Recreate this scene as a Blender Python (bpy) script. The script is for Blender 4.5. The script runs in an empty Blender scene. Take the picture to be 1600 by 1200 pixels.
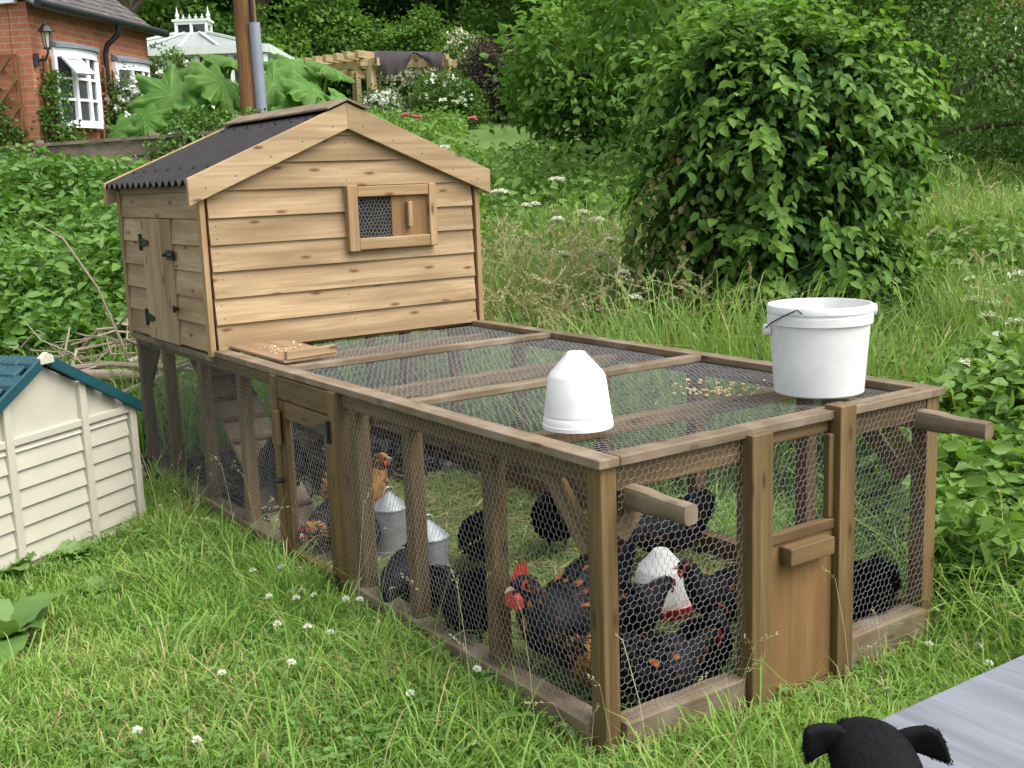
import bpy, math, random
import numpy as np
from mathutils import Vector, Matrix
rng = np.random.default_rng(11)
random.seed(11)
SC = bpy.context.scene
COL = SC.collection
# ------------------------------------------------------------------ camera, sky, sun, exposure
CAM = np.array([-1.499, -1.870, 1.255])
YAW, PITCH, ROLL = 0.59928, 0.17760, -0.03596
fh = np.array([math.sin(YAW), math.cos(YAW), 0.0]); rh = np.array([math.cos(YAW), -math.sin(YAW), 0.0]); zu = np.array([0, 0, 1.0])
fw = fh*math.cos(PITCH) - zu*math.sin(PITCH); up = zu*math.cos(PITCH) + fh*math.sin(PITCH)
rr = rh*math.cos(ROLL) + up*math.sin(ROLL); uu = up*math.cos(ROLL) - rh*math.sin(ROLL)
cd = bpy.data.cameras.new('camera'); cam = bpy.data.objects.new('camera', cd); COL.objects.link(cam)
cd.sensor_width = 36; cd.lens = 1788.0/1600*36; cd.clip_start = .05; cd.clip_end = 500
cam.matrix_world = Matrix([[rr[0], uu[0], -fw[0], CAM[0]], [rr[1], uu[1], -fw[1], CAM[1]], [rr[2], uu[2], -fw[2], CAM[2]], [0, 0, 0, 1]])
SC.camera = cam
w = bpy.data.worlds.new('World'); SC.world = w; w.use_nodes = True
nt = w.node_tree; bg = nt.nodes['Background']
sky = nt.nodes.new('ShaderNodeTexSky'); sky.sky_type = 'NISHITA'; sky.sun_disc = False
SUN_EL, SUN_AZ = math.radians(56), math.radians(152)      # azimuth clockwise from +Y: sun up and to the right behind the camera
sky.sun_elevation = SUN_EL; sky.sun_rotation = SUN_AZ
sky.air_density = 1.0; sky.dust_density = 4.0; sky.ozone_density = 1.0
hs_ = nt.nodes.new('ShaderNodeHueSaturation'); hs_.inputs['Saturation'].default_value = .35      # high thin overcast
nt.links.new(sky.outputs[0], hs_.inputs['Color']); nt.links.new(hs_.outputs[0], bg.inputs[0]); bg.inputs[1].default_value = 0.15
sd = bpy.data.lights.new('sun', 'SUN'); so = bpy.data.objects.new('sun', sd); COL.objects.link(so)
sd.energy = 1.3; sd.angle = math.radians(50); sd.color = (1, .975, .93)
sdir = Vector((math.sin(SUN_AZ)*math.cos(SUN_EL), math.cos(SUN_AZ)*math.cos(SUN_EL), math.sin(SUN_EL)))
so.rotation_euler = sdir.to_track_quat('Z', 'Y').to_euler()
SC.view_settings.view_transform = 'Standard'; SC.view_settings.look = 'None'
SC.view_settings.exposure = 1.15; SC.view_settings.gamma = 1
SC.cycles.max_bounces = 6; SC.cycles.diffuse_bounces = 3; SC.cycles.transmission_bounces = 4; SC.cycles.transparent_max_bounces = 8

def at(s, t, z=0.0):
    """garden coordinates: s metres to the right of the path we stand on, t metres along it"""
    q = CAM + rh*s + fh*t
    return np.array([q[0], q[1], z])
def sm(a):
    a = np.clip(a, 0, 1); return a*a*(3-2*a)
def H(x, y):
    x = np.asarray(x, float); y = np.asarray(y, float)
    s = (x-CAM[0])*rh[0] + (y-CAM[1])*rh[1]; t = (x-CAM[0])*fh[0] + (y-CAM[1])*fh[1]
    k = t-5.4
    z = .105*np.where(k > 0, k*sm(k/1.5), 0)
    z = z + .12*np.clip(t-6.2, 0, 4.6)*sm((-s-.4)/1.8)*(1-sm((t-14.5)/8))
    z = z + .12*sm((t-4.6)/2)*sm((s-.9)/1.2)
    z = z - .045 - .02*sm((.5-y)/.5) - .04*sm((x-.2)/.6)*sm((.35-y)/.5)
    z = z + .018*np.sin(x*2.3+1)*np.cos(y*1.9) * sm((t-2.5)/6+.25)
    return z
def Hst(s, t):
    q = CAM[:2] + rh[:2]*s + fh[:2]*t
    return float(H(q[0], q[1]))
def atg(s, t, dz=0.0):
    q = at(s, t); q[2] = Hst(s, t)+dz; return q

# ------------------------------------------------------------------ materials
MATS = {}
def newmat(name):
    m = bpy.data.materials.new(name); m.use_nodes = True
    n = m.node_tree; b = n.nodes['Principled BSDF']; MATS[name] = m
    return m, n, b
def N(n, typ, **kw):
    q = n.nodes.new(typ)
    for k, v in kw.items(): setattr(q, k, v)
    return q
def mixc(n, fac, a, b, mode='MIX'):
    q = n.nodes.new('ShaderNodeMix'); q.data_type = 'RGBA'; q.blend_type = mode
    for s, v in ((q.inputs[0], fac), (q.inputs[6], a), (q.inputs[7], b)):
        if hasattr(v, 'type') and hasattr(v, 'is_linked'): n.links.new(v, s)
        elif isinstance(v, (int, float)): s.default_value = v
        else: s.default_value = (*v[:3], 1)
    return q.outputs[2]
def ramp(n, src, lo, hi):
    q = n.nodes.new('ShaderNodeMapRange'); n.links.new(src, q.inputs[0]); q.inputs[1].default_value = lo; q.inputs[2].default_value = hi
    return q.outputs[0]
def noise(n, vec, scale, detail=4, rough=.55):
    q = n.nodes.new('ShaderNodeTexNoise'); q.inputs['Scale'].default_value = scale; q.inputs['Detail'].default_value = detail; q.inputs['Roughness'].default_value = rough
    if vec is not None: n.links.new(vec, q.inputs['Vector'])
    return q.outputs['Fac']
def attr(n, name, out):
    q = n.nodes.new('ShaderNodeAttribute'); q.attribute_name = name; return q.outputs[out]
def vmul(n, v, xyz):
    q = n.nodes.new('ShaderNodeVectorMath'); q.operation = 'MULTIPLY'; n.links.new(v, q.inputs[0]); q.inputs[1].default_value = xyz; return q.outputs[0]
def bump(n, b, h, strength, dist=.01):
    q = n.nodes.new('ShaderNodeBump'); q.inputs['Strength'].default_value = strength; q.inputs['Distance'].default_value = dist
    n.links.new(h, q.inputs['Height']); n.links.new(q.outputs[0], b.inputs['Normal'])
def wood(name, light, dark, knot, rough=.7, knots=True, weather=None):
    m, n, b = newmat(name)
    g = attr(n, 'gc', 'Vector'); t = attr(n, 'tint', 'Fac')
    gr = noise(n, vmul(n, g, (5, 90, 90)), 1, 5, .6)
    lo = noise(n, vmul(n, g, (1.6, 11, 11)), 1, 3, .5)
    c = mixc(n, ramp(n, gr, .32, .68), light, dark)
    st_ = noise(n, vmul(n, g, (1.1, 42, 42)), 1, 2, .5)
    c = mixc(n, ramp(n, st_, .56, .72), c, [x*.80 for x in dark])
    c = mixc(n, ramp(n, lo, .42, .68), c, [x*.72 for x in dark])
    if knots:
        v = n.nodes.new('ShaderNodeTexVoronoi'); v.inputs['Scale'].default_value = 1
        wv = n.nodes.new('ShaderNodeVectorMath'); wv.operation = 'ADD'
        v.voronoi_dimensions = '2D'; sx = n.nodes.new('ShaderNodeSeparateXYZ'); n.links.new(g, sx.inputs[0]); ad = n.nodes.new('ShaderNodeMath'); ad.operation = 'ADD'; n.links.new(sx.outputs[1], ad.inputs[0]); n.links.new(sx.outputs[2], ad.inputs[1])
        cx_ = n.nodes.new('ShaderNodeCombineXYZ'); n.links.new(sx.outputs[0], cx_.inputs[0]); n.links.new(ad.outputs[0], cx_.inputs[1])
        n.links.new(vmul(n, cx_.outputs[0], (3.0, 9, 1)), wv.inputs[0]); wv.inputs[1].default_value = (3.1, 7.7, 0); n.links.new(wv.outputs[0], v.inputs['Vector'])
        k = ramp(n, v.outputs['Distance'], .095, .03)
        k2 = ramp(n, v.outputs['Distance'], .26, .05)
        c = mixc(n, k2, c, [d*.8 for d in dark]) if False else c
        mm = n.nodes.new('ShaderNodeMath'); mm.operation = 'MULTIPLY'; n.links.new(k2, mm.inputs[0]); mm.inputs[1].default_value = .45
        c = mixc(n, mm.outputs[0], c, dark)
        c = mixc(n, k, c, knot)
    if weather:
        pos = N(n, 'ShaderNodeNewGeometry').outputs['Position']
        c = mixc(n, ramp(n, noise(n, pos, 9, 4), .45, .75), c, weather)
    c = mixc(n, 1.0, c, t, 'MULTIPLY')
    n.links.new(c, b.inputs['Base Color']); b.inputs['Roughness'].default_value = rough
    b.inputs['Specular IOR Level'].default_value = .25
    bump(n, b, gr, .25, .002)
    return m
def plain(name, c, rough=.5, metal=0, var=.0, scale=8, spec=.5, bmp=0):
    m, n, b = newmat(name)
    b.inputs['Base Color'].default_value = (*c, 1); b.inputs['Roughness'].default_value = rough; b.inputs['Metallic'].default_value = metal
    b.inputs['Specular IOR Level'].default_value = spec
    if var:
        pos = N(n, 'ShaderNodeTexCoord').outputs['Object']
        f = noise(n, pos, scale, 5)
        n.links.new(mixc(n, ramp(n, f, .3, .7), [x*(1-var) for x in c], [min(.95, x*(1+var*.4)) for x in c]), b.inputs['Base Color'])
        if bmp: bump(n, b, f, bmp, .01)
    return m
def leafmat(name, c0, c1, trans=.3, rough=.55, spec=.3, odd=None):
    m, n, b = newmat(name)
    t = attr(n, 'tint', 'Fac')
    c = mixc(n, t, c0, c1)
    if odd: c = mixc(n, ramp(n, t, .955, .96), c, odd)
    n.links.new(c, b.inputs['Base Color']); b.inputs['Roughness'].default_value = rough; b.inputs['Specular IOR Level'].default_value = spec
    tr = n.nodes.new('ShaderNodeBsdfTranslucent')
    n.links.new(mixc(n, 1.0, c, (1.25, 1.3, .7), 'MULTIPLY'), tr.inputs[0])
    mx = n.nodes.new('ShaderNodeMixShader'); mx.inputs[0].default_value = trans
    out = n.nodes['Material Output']
    n.links.new(b.outputs[0], mx.inputs[1]); n.links.new(tr.outputs[0], mx.inputs[2]); n.links.new(mx.outputs[0], out.inputs[0])
    return m
def colmat(name, rough=.6, spec=.3):
    m, n, b = newmat(name)
    n.links.new(attr(n, 'col', 'Color'), b.inputs['Base Color']); b.inputs['Roughness'].default_value = rough; b.inputs['Specular IOR Level'].default_value = spec
    return m

wood('pine', (.47, .345, .205), (.345, .23, .118), (.15, .075, .035), .66)
wood('pine_grey', (.43, .315, .19), (.33, .225, .12), (.13, .07, .035), .7)
wood('pine_trim', (.41, .29, .16), (.30, .19, .09), (.12, .06, .025), .62)
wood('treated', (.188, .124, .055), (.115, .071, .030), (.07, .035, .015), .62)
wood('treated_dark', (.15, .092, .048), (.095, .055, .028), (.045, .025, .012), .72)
wood('cap_wood', (.240, .180, .115), (.150, .108, .066), (.08, .05, .03), .7, weather=(.25, .205, .15))
wood('ply', (.255, .150, .065), (.215, .120, .05), (.2, .11, .05), .55, knots=False)
wood('flap_ply', (.33, .225, .14), (.27, .175, .10), (.2, .11, .05), .6, knots=False)
wood('old_board', (.30, .28, .27), (.22, .20, .19), (.16, .14, .13), .75, knots=False)
wood('grey_board', (.205, .215, .24), (.165, .175, .20), (.16, .14, .13), .6, knots=False)
wood('pole_wood', (.30, .155, .065), (.20, .095, .038), (.1, .05, .02), .75, knots=False)
wood('fence_wood', (.26, .21, .16), (.17, .135, .10), (.1, .07, .05), .85, knots=False)
wood('bark', (.17, .125, .085), (.075, .055, .04), (.04, .03, .02), .9, knots=False)
wood('dead_wood', (.40, .34, .26), (.27, .215, .155), (.2, .15, .1), .85, knots=False)
wood('pergola_wood', (.50, .39, .22), (.40, .29, .15), (.2, .13, .06), .7, knots=False)
plain('bitumen', (.030, .027, .027), .8, 0, .25, 9, .3, .1)
plain('black_iron', (.012, .012, .012), .45, .2)
plain('zinc_screw', (.42, .42, .43), .4, .7)
plain('wire', (.27, .27, .265), .55, .2)
plain('white_plastic', (.74, .74, .725), .45, 0, .16, 9)
plain('white_plastic_dirty', (.72, .715, .69), .5, 0, .18, 14)
plain('red_plastic', (.55, .025, .045), .4)
plain('galvanised', (.33, .345, .36), .5, .45, .3, 25)
plain('cream_plastic', (.455, .435, .35), .45, 0, .10, 5)
plain('teal_plastic', (.008, .058, .072), .45, 0, .15, 9)
plain('inside_shade', (.012, .010, .009), .9)  # near-black colour paints the shade inside the hen house
plain('grey_pvc', (.22, .245, .285), .45, 0, .12, 5)
plain('paint_white', (.80, .81, .83), .4, 0, .06, 5)
plain('paint_sage', (.60, .66, .60), .5, 0, .10, 3)
plain('conservatory_roof', (.30, .325, .315), .35, 0, .08, 3)
plain('lead', (.22, .235, .265), .6, .1, .2, 8)
plain('shade_net', (.075, .062, .07), .9, 0, .5, 40)
plain('dog_black', (.0035, .003, .004), .85, 0, .4, 60, .18)
plain('slab_soil', (.05, .04, .03), .95, 0, .5, 12)
plain('comb_red', (.44, .04, .028), .5, 0, .25, 60)
plain('horn', (.35, .27, .16), .45)
plain('leg_grey', (.10, .10, .09), .6)
plain('crumb', (.58, .46, .26), .8, 0, .2, 90)
leafmat('petal_white', (.75, .75, .70), (.82, .82, .78), .2)
plain('petal_white_solid', (.80, .80, .74), .6)
plain('petal_cream', (.74, .72, .56), .6)
leafmat('petal_pink', (.62, .20, .22), (.75, .38, .40), .2)
plain('umbel', (.62, .64, .50), .7, 0, .2, 60)
plain('stem_green', (.12, .19, .05), .6, 0, .3, 20)
plain('amber_glass', (.45, .42, .33), .15)
colmat('feather', .62, .16)
m, n, b = newmat('window_glass'); b.inputs['Base Color'].default_value = (.035, .045, .05, 1); b.inputs['Roughness'].default_value = .06; b.inputs['Specular IOR Level'].default_value = .8
m, n, b = newmat('sky_reflection_glass'); b.inputs['Base Color'].default_value = (.45, .5, .5, 1); b.inputs['Roughness'].default_value = .08; b.inputs['Specular IOR Level'].default_value = .8  # opaque pale colour: the sky's reflection is painted into the pane
# brick wall
m, n, b = newmat('brick')
g = attr(n, 'gc', 'Vector')
bt = N(n, 'ShaderNodeTexBrick'); n.links.new(g, bt.inputs['Vector'])
bt.inputs['Scale'].default_value = 1; bt.inputs['Brick Width'].default_value = .225; bt.inputs['Row Height'].default_value = .076; bt.inputs['Mortar Size'].default_value = .007
bt.inputs['Color1'].default_value = (.50, .17, .075, 1); bt.inputs['Color2'].default_value = (.34, .115, .06, 1); bt.inputs['Mortar'].default_value = (.36, .28, .21, 1)
c = mixc(n, ramp(n, noise(n, g, 3.5, 4), .35, .7), bt.outputs['Color'], (.46, .20, .10))
mf = n.nodes.new('ShaderNodeMath'); mf.operation = 'MULTIPLY'; mf.inputs[1].default_value = .5
n.links.new(mixc(n, .45, bt.outputs['Color'], c), b.inputs['Base Color']); b.inputs['Roughness'].default_value = .9
bump(n, b, bt.outputs['Fac'], -.5, .008)
# roof tiles
m, n, b = newmat('roof_tile')
g = attr(n, 'gc', 'Vector')
bt = N(n, 'ShaderNodeTexBrick'); n.links.new(g, bt.inputs['Vector'])
bt.inputs['Scale'].default_value = 1; bt.inputs['Brick Width'].default_value = .17; bt.inputs['Row Height'].default_value = .11; bt.inputs['Mortar Size'].default_value = .006
bt.inputs['Color1'].default_value = (.10, .085, .078, 1); bt.inputs['Color2'].default_value = (.055, .05, .052, 1); bt.inputs['Mortar'].default_value = (.02, .02, .02, 1)
n.links.new(mixc(n, ramp(n, noise(n, g, 5, 5), .5, .75), bt.outputs['Color'], (.16, .145, .11)), b.inputs['Base Color']); b.inputs['Roughness'].default_value = .85
bump(n, b, bt.outputs['Fac'], -.6, .01)
# ground
m, n, b = newmat('ground')
pos = N(n, 'ShaderNodeNewGeometry').outputs['Position']
c = mixc(n, ramp(n, noise(n, pos, 5, 6), .35, .65), (.045, .075, .02), (.085, .09, .035))
c = mixc(n, ramp(n, noise(n, pos, 1.1, 3), .55, .7), c, (.11, .095, .05))
n.links.new(c, b.inputs['Base Color']); b.inputs['Roughness'].default_value = .95; b.inputs['Specular IOR Level'].default_value = .1
bump(n, b, noise(n, pos, 40, 5), .8, .02)
m, n, b = newmat('lawn')
c = mixc(n, ramp(n, noise(n, pos if False else N(n, 'ShaderNodeNewGeometry').outputs['Position'], 3, 6), .35, .65), (.10, .20, .03), (.135, .235, .045))
n.links.new(c, b.inputs['Base Color']); b.inputs['Roughness'].default_value = .9
leafmat('grass', (.12, .265, .036), (.31, .44, .11), .35, .5, .25, (.42, .36, .17))
leafmat('grass_run', (.15, .25, .05), (.33, .38, .14), .3, .6, .2, (.48, .42, .22))
leafmat('meadow', (.12, .235, .04), (.29, .39, .12), .35, .55, .25, (.40, .34, .17))
leafmat('nettle', (.085, .185, .03), (.19, .31, .065), .35, .5, .3)
leafmat('bank_leaf', (.04, .12, .018), (.16, .30, .05), .35, .45, .35)
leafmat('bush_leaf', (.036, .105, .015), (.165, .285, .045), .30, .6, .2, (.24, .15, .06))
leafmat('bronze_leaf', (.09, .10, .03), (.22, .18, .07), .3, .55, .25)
leafmat('bush_inner_shade', (.020, .058, .010), (.05, .115, .02), .22, .6, .2)  # core leaves: shade of the bush interior put into a darker colour
leafmat('wood_leaf', (.045, .12, .018), (.14, .26, .045), .4, .55, .3)
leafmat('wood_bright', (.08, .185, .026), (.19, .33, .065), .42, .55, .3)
leafmat('birch_leaf', (.065, .14, .024), (.15, .25, .06), .35, .5, .35)
leafmat('purple_leaf', (.055, .045, .038), (.12, .10, .07), .25, .5, .3)
leafmat('ivy', (.05, .12, .02), (.12, .22, .04), .3, .45, .35)
leafmat('box_leaf', (.055, .13, .016), (.12, .22, .03), .3, .55, .3)
leafmat('gunnera', (.06, .165, .022), (.13, .27, .05), .35, .55, .25)
n = MATS['gunnera'].node_tree; b = n.nodes['Principled BSDF']; pos = N(n, 'ShaderNodeNewGeometry').outputs['Position']
c = mixc(n, ramp(n, noise(n, pos, 6, 4), .35, .65), (.06, .16, .022), (.10, .225, .035)); c = mixc(n, attr(n, 'tint', 'Fac'), c, (.21, .36, .085)); n.links.new(c, b.inputs['Base Color']); bump(n, b, noise(n, pos, 30, 4), .35, .015)
leafmat('dock', (.08, .18, .035), (.17, .28, .08), .3, .5, .3)
leafmat('chips', (.025, .024, .026), (.10, .095, .09), .0, .9, .2, (.33, .30, .27))
leafmat('straw', (.30, .25, .12), (.48, .42, .23), .2, .7, .2)
leafmat('seedhead', (.34, .31, .17), (.46, .42, .26), .3, .7, .2)
leafmat('flower_cream', (.62, .60, .45), (.80, .79, .68), .2, .6, .2)
leafmat('flower_white', (.70, .70, .66), (.85, .84, .80), .2, .6, .2)
leafmat('umbel_leaf', (.45, .49, .30), (.72, .73, .60), .2, .7, .2)
leafmat('rose_leaf', (.045, .105, .02), (.105, .19, .04), .3, .45, .35)

# ------------------------------------------------------------------ objects
def thing(name, label, cat, loc=(0, 0, 0), group=None, rotz=0):
    o = bpy.data.objects.new(name, None); COL.objects.link(o)
    o.location = loc; o.rotation_euler = (0, 0, rotz); o.empty_display_size = .1
    o['label'] = label; o['category'] = cat
    if group: o['group'] = group
    return o
def tag(o, label=None, cat=None, group=None, kind=None):
    for k, v in (('label', label), ('category', cat), ('group', group), ('kind', kind)):
        if v: o[k] = v
    return o
def link(name, me, mat, parent=None, local=False):
    o = bpy.data.objects.new(name, me); COL.objects.link(o)
    if mat: me.materials.append(MATS[mat])
    if parent is not None:
        o.parent = parent
        if not local and parent.type == 'EMPTY': o.matrix_parent_inverse = Matrix.Translation(-Vector(parent.location))
    return o
class MB:
    def __init__(s): s.v = []; s.f = []; s.g = []; s.t = []
    def add(s, vs, fs, gc=None, tint=None):
        k = len(s.v); off = np.array([random.uniform(0, 60), random.uniform(0, 60), random.uniform(0, 60)])
        tint = random.uniform(.86, 1.08) if tint is None else tint
        vs = np.asarray(vs, float)
        gc = vs + off if gc is None else np.asarray(gc, float)
        s.v += [tuple(p) for p in vs]; s.f += [tuple(i+k for i in q) for q in fs]
        s.g += [tuple(p) for p in gc]; s.t += [tint]*len(vs)
    def box(s, c, size, rot=None, tint=None, gax=None):
        h = np.array(size)/2; c = np.array(c, float)
        L = np.array([[x, y, z] for x in (-1, 1) for y in (-1, 1) for z in (-1, 1)])*h
        ax = int(np.argmax(size)) if gax is None else gax
        off = np.array([random.uniform(0, 60), random.uniform(0, 60), random.uniform(0, 60)])
        g = np.roll(L, -ax, axis=1) + off
        V = L if rot is None else L @ np.array(rot).T
        s.add(V + c, [(0, 1, 3, 2), (4, 6, 7, 5), (0, 4, 5, 1), (2, 3, 7, 6), (0, 2, 6, 4), (1, 5, 7, 3)], g, tint)
    def span(s, a, b, tint=None, gax=None):
        a = np.array(a, float); b = np.array(b, float); s.box((a+b)/2, np.abs(b-a), None, tint, gax)
    def bar(s, a, b, wd, th, upv=(0, 0, 1), tint=None):
        a = np.array(a, float); b = np.array(b, float); d = b-a; L = np.linalg.norm(d); d /= L
        y = np.cross(np.array(upv, float), d); y /= np.linalg.norm(y); z = np.cross(d, y)
        s.box((a+b)/2, (L, wd, th), np.stack([d, y, z], 1), tint, 0)
    def hexa(s, P, ax=None, tint=None):
        """8 corners: bottom loop 0-3, top loop 4-7"""
        P = np.array(P, float); off = np.array([random.uniform(0, 60), random.uniform(0, 60), random.uniform(0, 60)])
        ax = int(np.argmax(P.max(0)-P.min(0))) if ax is None else ax
        s.add(P, [(3, 2, 1, 0), (4, 5, 6, 7), (0, 1, 5, 4), (1, 2, 6, 5), (2, 3, 7, 6), (3, 0, 4, 7)], np.roll(P, -ax, axis=1)+off, tint)
    def tube(s, pts, r, n=8, cap=True, tint=None):
        pts = np.array(pts, float); m = len(pts); r = np.broadcast_to(np.asarray(r, float), (m,))
        T = np.gradient(pts, axis=0); T /= np.linalg.norm(T, axis=1)[:, None]+1e-12
        ref = np.array([0, 0, 1.]) if abs(T[0][2]) < .9 else np.array([1., 0, 0])
        u = np.cross(ref, T[0]); u /= np.linalg.norm(u)
        V = []; G = []; L = 0; o1 = random.uniform(0, 50)
        for i in range(m):
            u = u - T[i]*(u@T[i]); u /= np.linalg.norm(u)+1e-12; v = np.cross(T[i], u)
            if i: L += np.linalg.norm(pts[i]-pts[i-1])
            for k in range(n):
                a = 2*math.pi*k/n; V.append(pts[i]+r[i]*(math.cos(a)*u+math.sin(a)*v)); G.append((L+o1, r[i]*math.cos(a)+o1, r[i]*math.sin(a)))
        F = [(i*n+k, i*n+(k+1) % n, (i+1)*n+(k+1) % n, (i+1)*n+k) for i in range(m-1) for k in range(n)]
        if cap: F += [tuple(range(n-1, -1, -1)), tuple(range((m-1)*n, m*n))]
        s.add(V, F, G, tint)
    def lathe(s, prof, c, n=32, tint=1.0):
        c = np.array(c, float); V = []; m = len(prof)
        for r, z in prof:
            for k in range(n):
                a = 2*math.pi*k/n; V.append(c+np.array([max(r, 1e-4)*math.cos(a), max(r, 1e-4)*math.sin(a), z]))
        F = [(i*n+k, i*n+(k+1) % n, (i+1)*n+(k+1) % n, (i+1)*n+k) for i in range(m-1) for k in range(n)]
        F += [tuple(range(n-1, -1, -1)), tuple(range((m-1)*n, m*n))]
        s.add(V, F, None, tint)
    def quad(s, P, gc, tint=1.0): s.add(P, [(0, 1, 2, 3)], gc, tint)
    def build(s, name, mat, parent=None, bevel=0, smooth=False, local=False, split=True):
        me = bpy.data.meshes.new(name); me.from_pydata(s.v, [], s.f); me.update()
        a = me.attributes.new('gc', 'FLOAT_VECTOR', 'POINT'); a.data.foreach_set('vector', np.array(s.g, dtype=np.float32).ravel())
        a = me.attributes.new('tint', 'FLOAT', 'POINT'); a.data.foreach_set('value', np.array(s.t, dtype=np.float32))
        if smooth: me.polygons.foreach_set('use_smooth', [True]*len(me.polygons))
        o = link(name, me, mat, parent, local)
        if bevel:
            bm = o.modifiers.new('bevel', 'BEVEL'); bm.width = bevel; bm.segments = 2; bm.limit_method = 'ANGLE'; bm.angle_limit = .6
        if smooth and split:
            es = o.modifiers.new('split', 'EDGE_SPLIT'); es.split_angle = math.radians(40)
        return o
def rawmesh(name, V, loops, starts, tint=None, col=None, smooth=True):
    me = bpy.data.meshes.new(name); V = np.ascontiguousarray(V, dtype=np.float32)
    me.vertices.add(len(V)); me.vertices.foreach_set('co', V.ravel())
    me.loops.add(len(loops)); me.loops.foreach_set('vertex_index', np.asarray(loops, dtype=np.int32))
    me.polygons.add(len(starts)); me.polygons.foreach_set('loop_start', np.asarray(starts, dtype=np.int32))
    if smooth: me.polygons.foreach_set('use_smooth', np.ones(len(starts), dtype=bool))
    me.update(calc_edges=True)
    if tint is not None: me.attributes.new('tint', 'FLOAT', 'POINT').data.foreach_set('value', np.asarray(tint, dtype=np.float32))
    if col is not None:
        c4 = np.ones((len(V), 4), dtype=np.float32); c4[:, :3] = col
        me.attributes.new('col', 'FLOAT_COLOR', 'POINT').data.foreach_set('color', c4.ravel())
    return me
def unit(a): return a/(np.linalg.norm(a, axis=-1, keepdims=True)+1e-9)
def rdir(n): return unit(rng.normal(size=(n, 3)))
def leaves(name, P, A, Nn, L, W, mat, parent=None, tint=None, col=None, fold=.12, curl=.15, local=False):
    n = len(P); L = np.broadcast_to(L, (n,))[:, None]; W = np.broadcast_to(W, (n,))[:, None]
    A = unit(A); S = unit(np.cross(A, Nn)); M = np.cross(S, A)
    V = np.stack([P, P+A*L*.3+S*W*.48+M*W*fold, P+A*L*.66+S*W*.40+M*(W*fold-L*curl*.3), P+A*L-M*L*curl, P+A*L*.66-S*W*.40+M*(W*fold-L*curl*.3), P+A*L*.3-S*W*.48+M*W*fold], 1).reshape(-1, 3)
    b = np.arange(n)[:, None]*6
    loops = (b+np.array([0, 1, 2, 3, 0, 3, 4, 5])).ravel(); starts = np.arange(2*n)*4
    if tint is None: tint = rng.random(n)
    me = rawmesh(name, V, loops, starts, np.repeat(tint, 6), None if col is None else np.repeat(col, 6, axis=0))
    return link(name, me, mat, parent, local)
def blades(name, P, h, wd, lean, mat, parent=None, tint=None, droop=.25):
    """grass blades: base P, height h, width wd, lean = horizontal tip offset / height"""
    n = len(P); h = np.broadcast_to(h, (n,)); wd = np.broadcast_to(wd, (n,)); lean = np.broadcast_to(lean, (n,))
    a = rng.random(n)*2*math.pi; D = np.stack([np.cos(a), np.sin(a), 0*a], 1); b = a+rng.normal(0, .9, n)+math.pi/2; S = np.stack([np.cos(b), np.sin(b), 0*b], 1)*wd[:, None]/2
    Z = np.array([0, 0, 1.]); hh = h[:, None]; l = lean[:, None]
    m1 = P+Z*hh*.5+D*hh*l*.28; m2 = P+Z*hh*(.88-.1*l)+D*hh*l*.65; t = P+Z*hh*(1-droop*l)+D*hh*l*1.1
    V = np.stack([P-S*.8, P+S*.8, m1-S, m1+S, m2-S*.7, m2+S*.7, t], 1).reshape(-1, 3)
    k = np.arange(n)[:, None]*7
    loops = (k+np.array([0, 1, 3, 2, 2, 3, 5, 4, 4, 5, 6])).ravel(); starts = (np.arange(n)[:, None]*11+np.array([0, 4, 8])).ravel()
    if tint is None: tint = rng.random(n)
    return link(name, rawmesh(name, V, loops, starts, np.repeat(tint, 7)), mat, parent)
def hexmesh(name, o, u, v, wd, ht, parent, cell=.0195, r=.00052, bulge=.002):
    o = np.array(o, float); u = np.array(u, float); v = np.array(v, float); nrm = np.cross(u, v); a = cell/math.sqrt(3)
    nj = int(ht/(1.5*a))+2; ni = int(wd/cell)+2
    J, I = np.meshgrid(np.arange(-1, nj), np.arange(-1, ni), indexing='ij')
    cx = (I+.5*(J % 2)).ravel()*cell; cy = (1.5*a*J).ravel()
    ang = np.radians([30, 90, 150, 210]); px = cx[:, None]+a*np.cos(ang); py = cy[:, None]+a*np.sin(ang)
    E0 = np.stack([px[:, :3].ravel(), py[:, :3].ravel()], 1); E1 = np.stack([px[:, 1:].ravel(), py[:, 1:].ravel()], 1); tw = np.tile([0, 0, 1], len(cx))
    inn = lambda E: (E[:, 0] > 0) & (E[:, 0] < wd) & (E[:, 1] > 0) & (E[:, 1] < ht)
    k = inn(E0) | inn(E1); E0, E1, tw = E0[k], E1[k], tw[k]
    sc = np.array([wd, ht]); E0 = np.clip(E0, 0, sc); E1 = np.clip(E1, 0, sc)
    def wob(E): return E+.0024*np.stack([np.sin(E[:, 0]*61+E[:, 1]*37), np.cos(E[:, 0]*43-E[:, 1]*71)], 1)
    def W3(E):
        z = bulge*np.sin(E[:, 0]*9.0+1)*np.sin(E[:, 1]*7.0+2); E = wob(E)
        return o+E[:, :1]*u+E[:, 1:]*v+z[:, None]*nrm
    A, B = W3(E0), W3(E1); d = unit(B-A); q = np.cross(d, nrm); R = (r*(1+.5*tw))[:, None]
    ofs = [nrm*R, -.5*nrm*R+.87*q*R, -.5*nrm*R-.87*q*R]
    V = np.stack([A+ofs[0], A+ofs[1], A+ofs[2], B+ofs[0], B+ofs[1], B+ofs[2]], 1).reshape(-1, 3)
    b = np.arange(len(A))[:, None]*6
    loops = (b+np.array([0, 1, 4, 3, 1, 2, 5, 4, 2, 0, 3, 5])).ravel(); starts = np.arange(3*len(A))*4
    return link(name, rawmesh(name, V, loops, starts, smooth=True), 'wire', parent)

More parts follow.
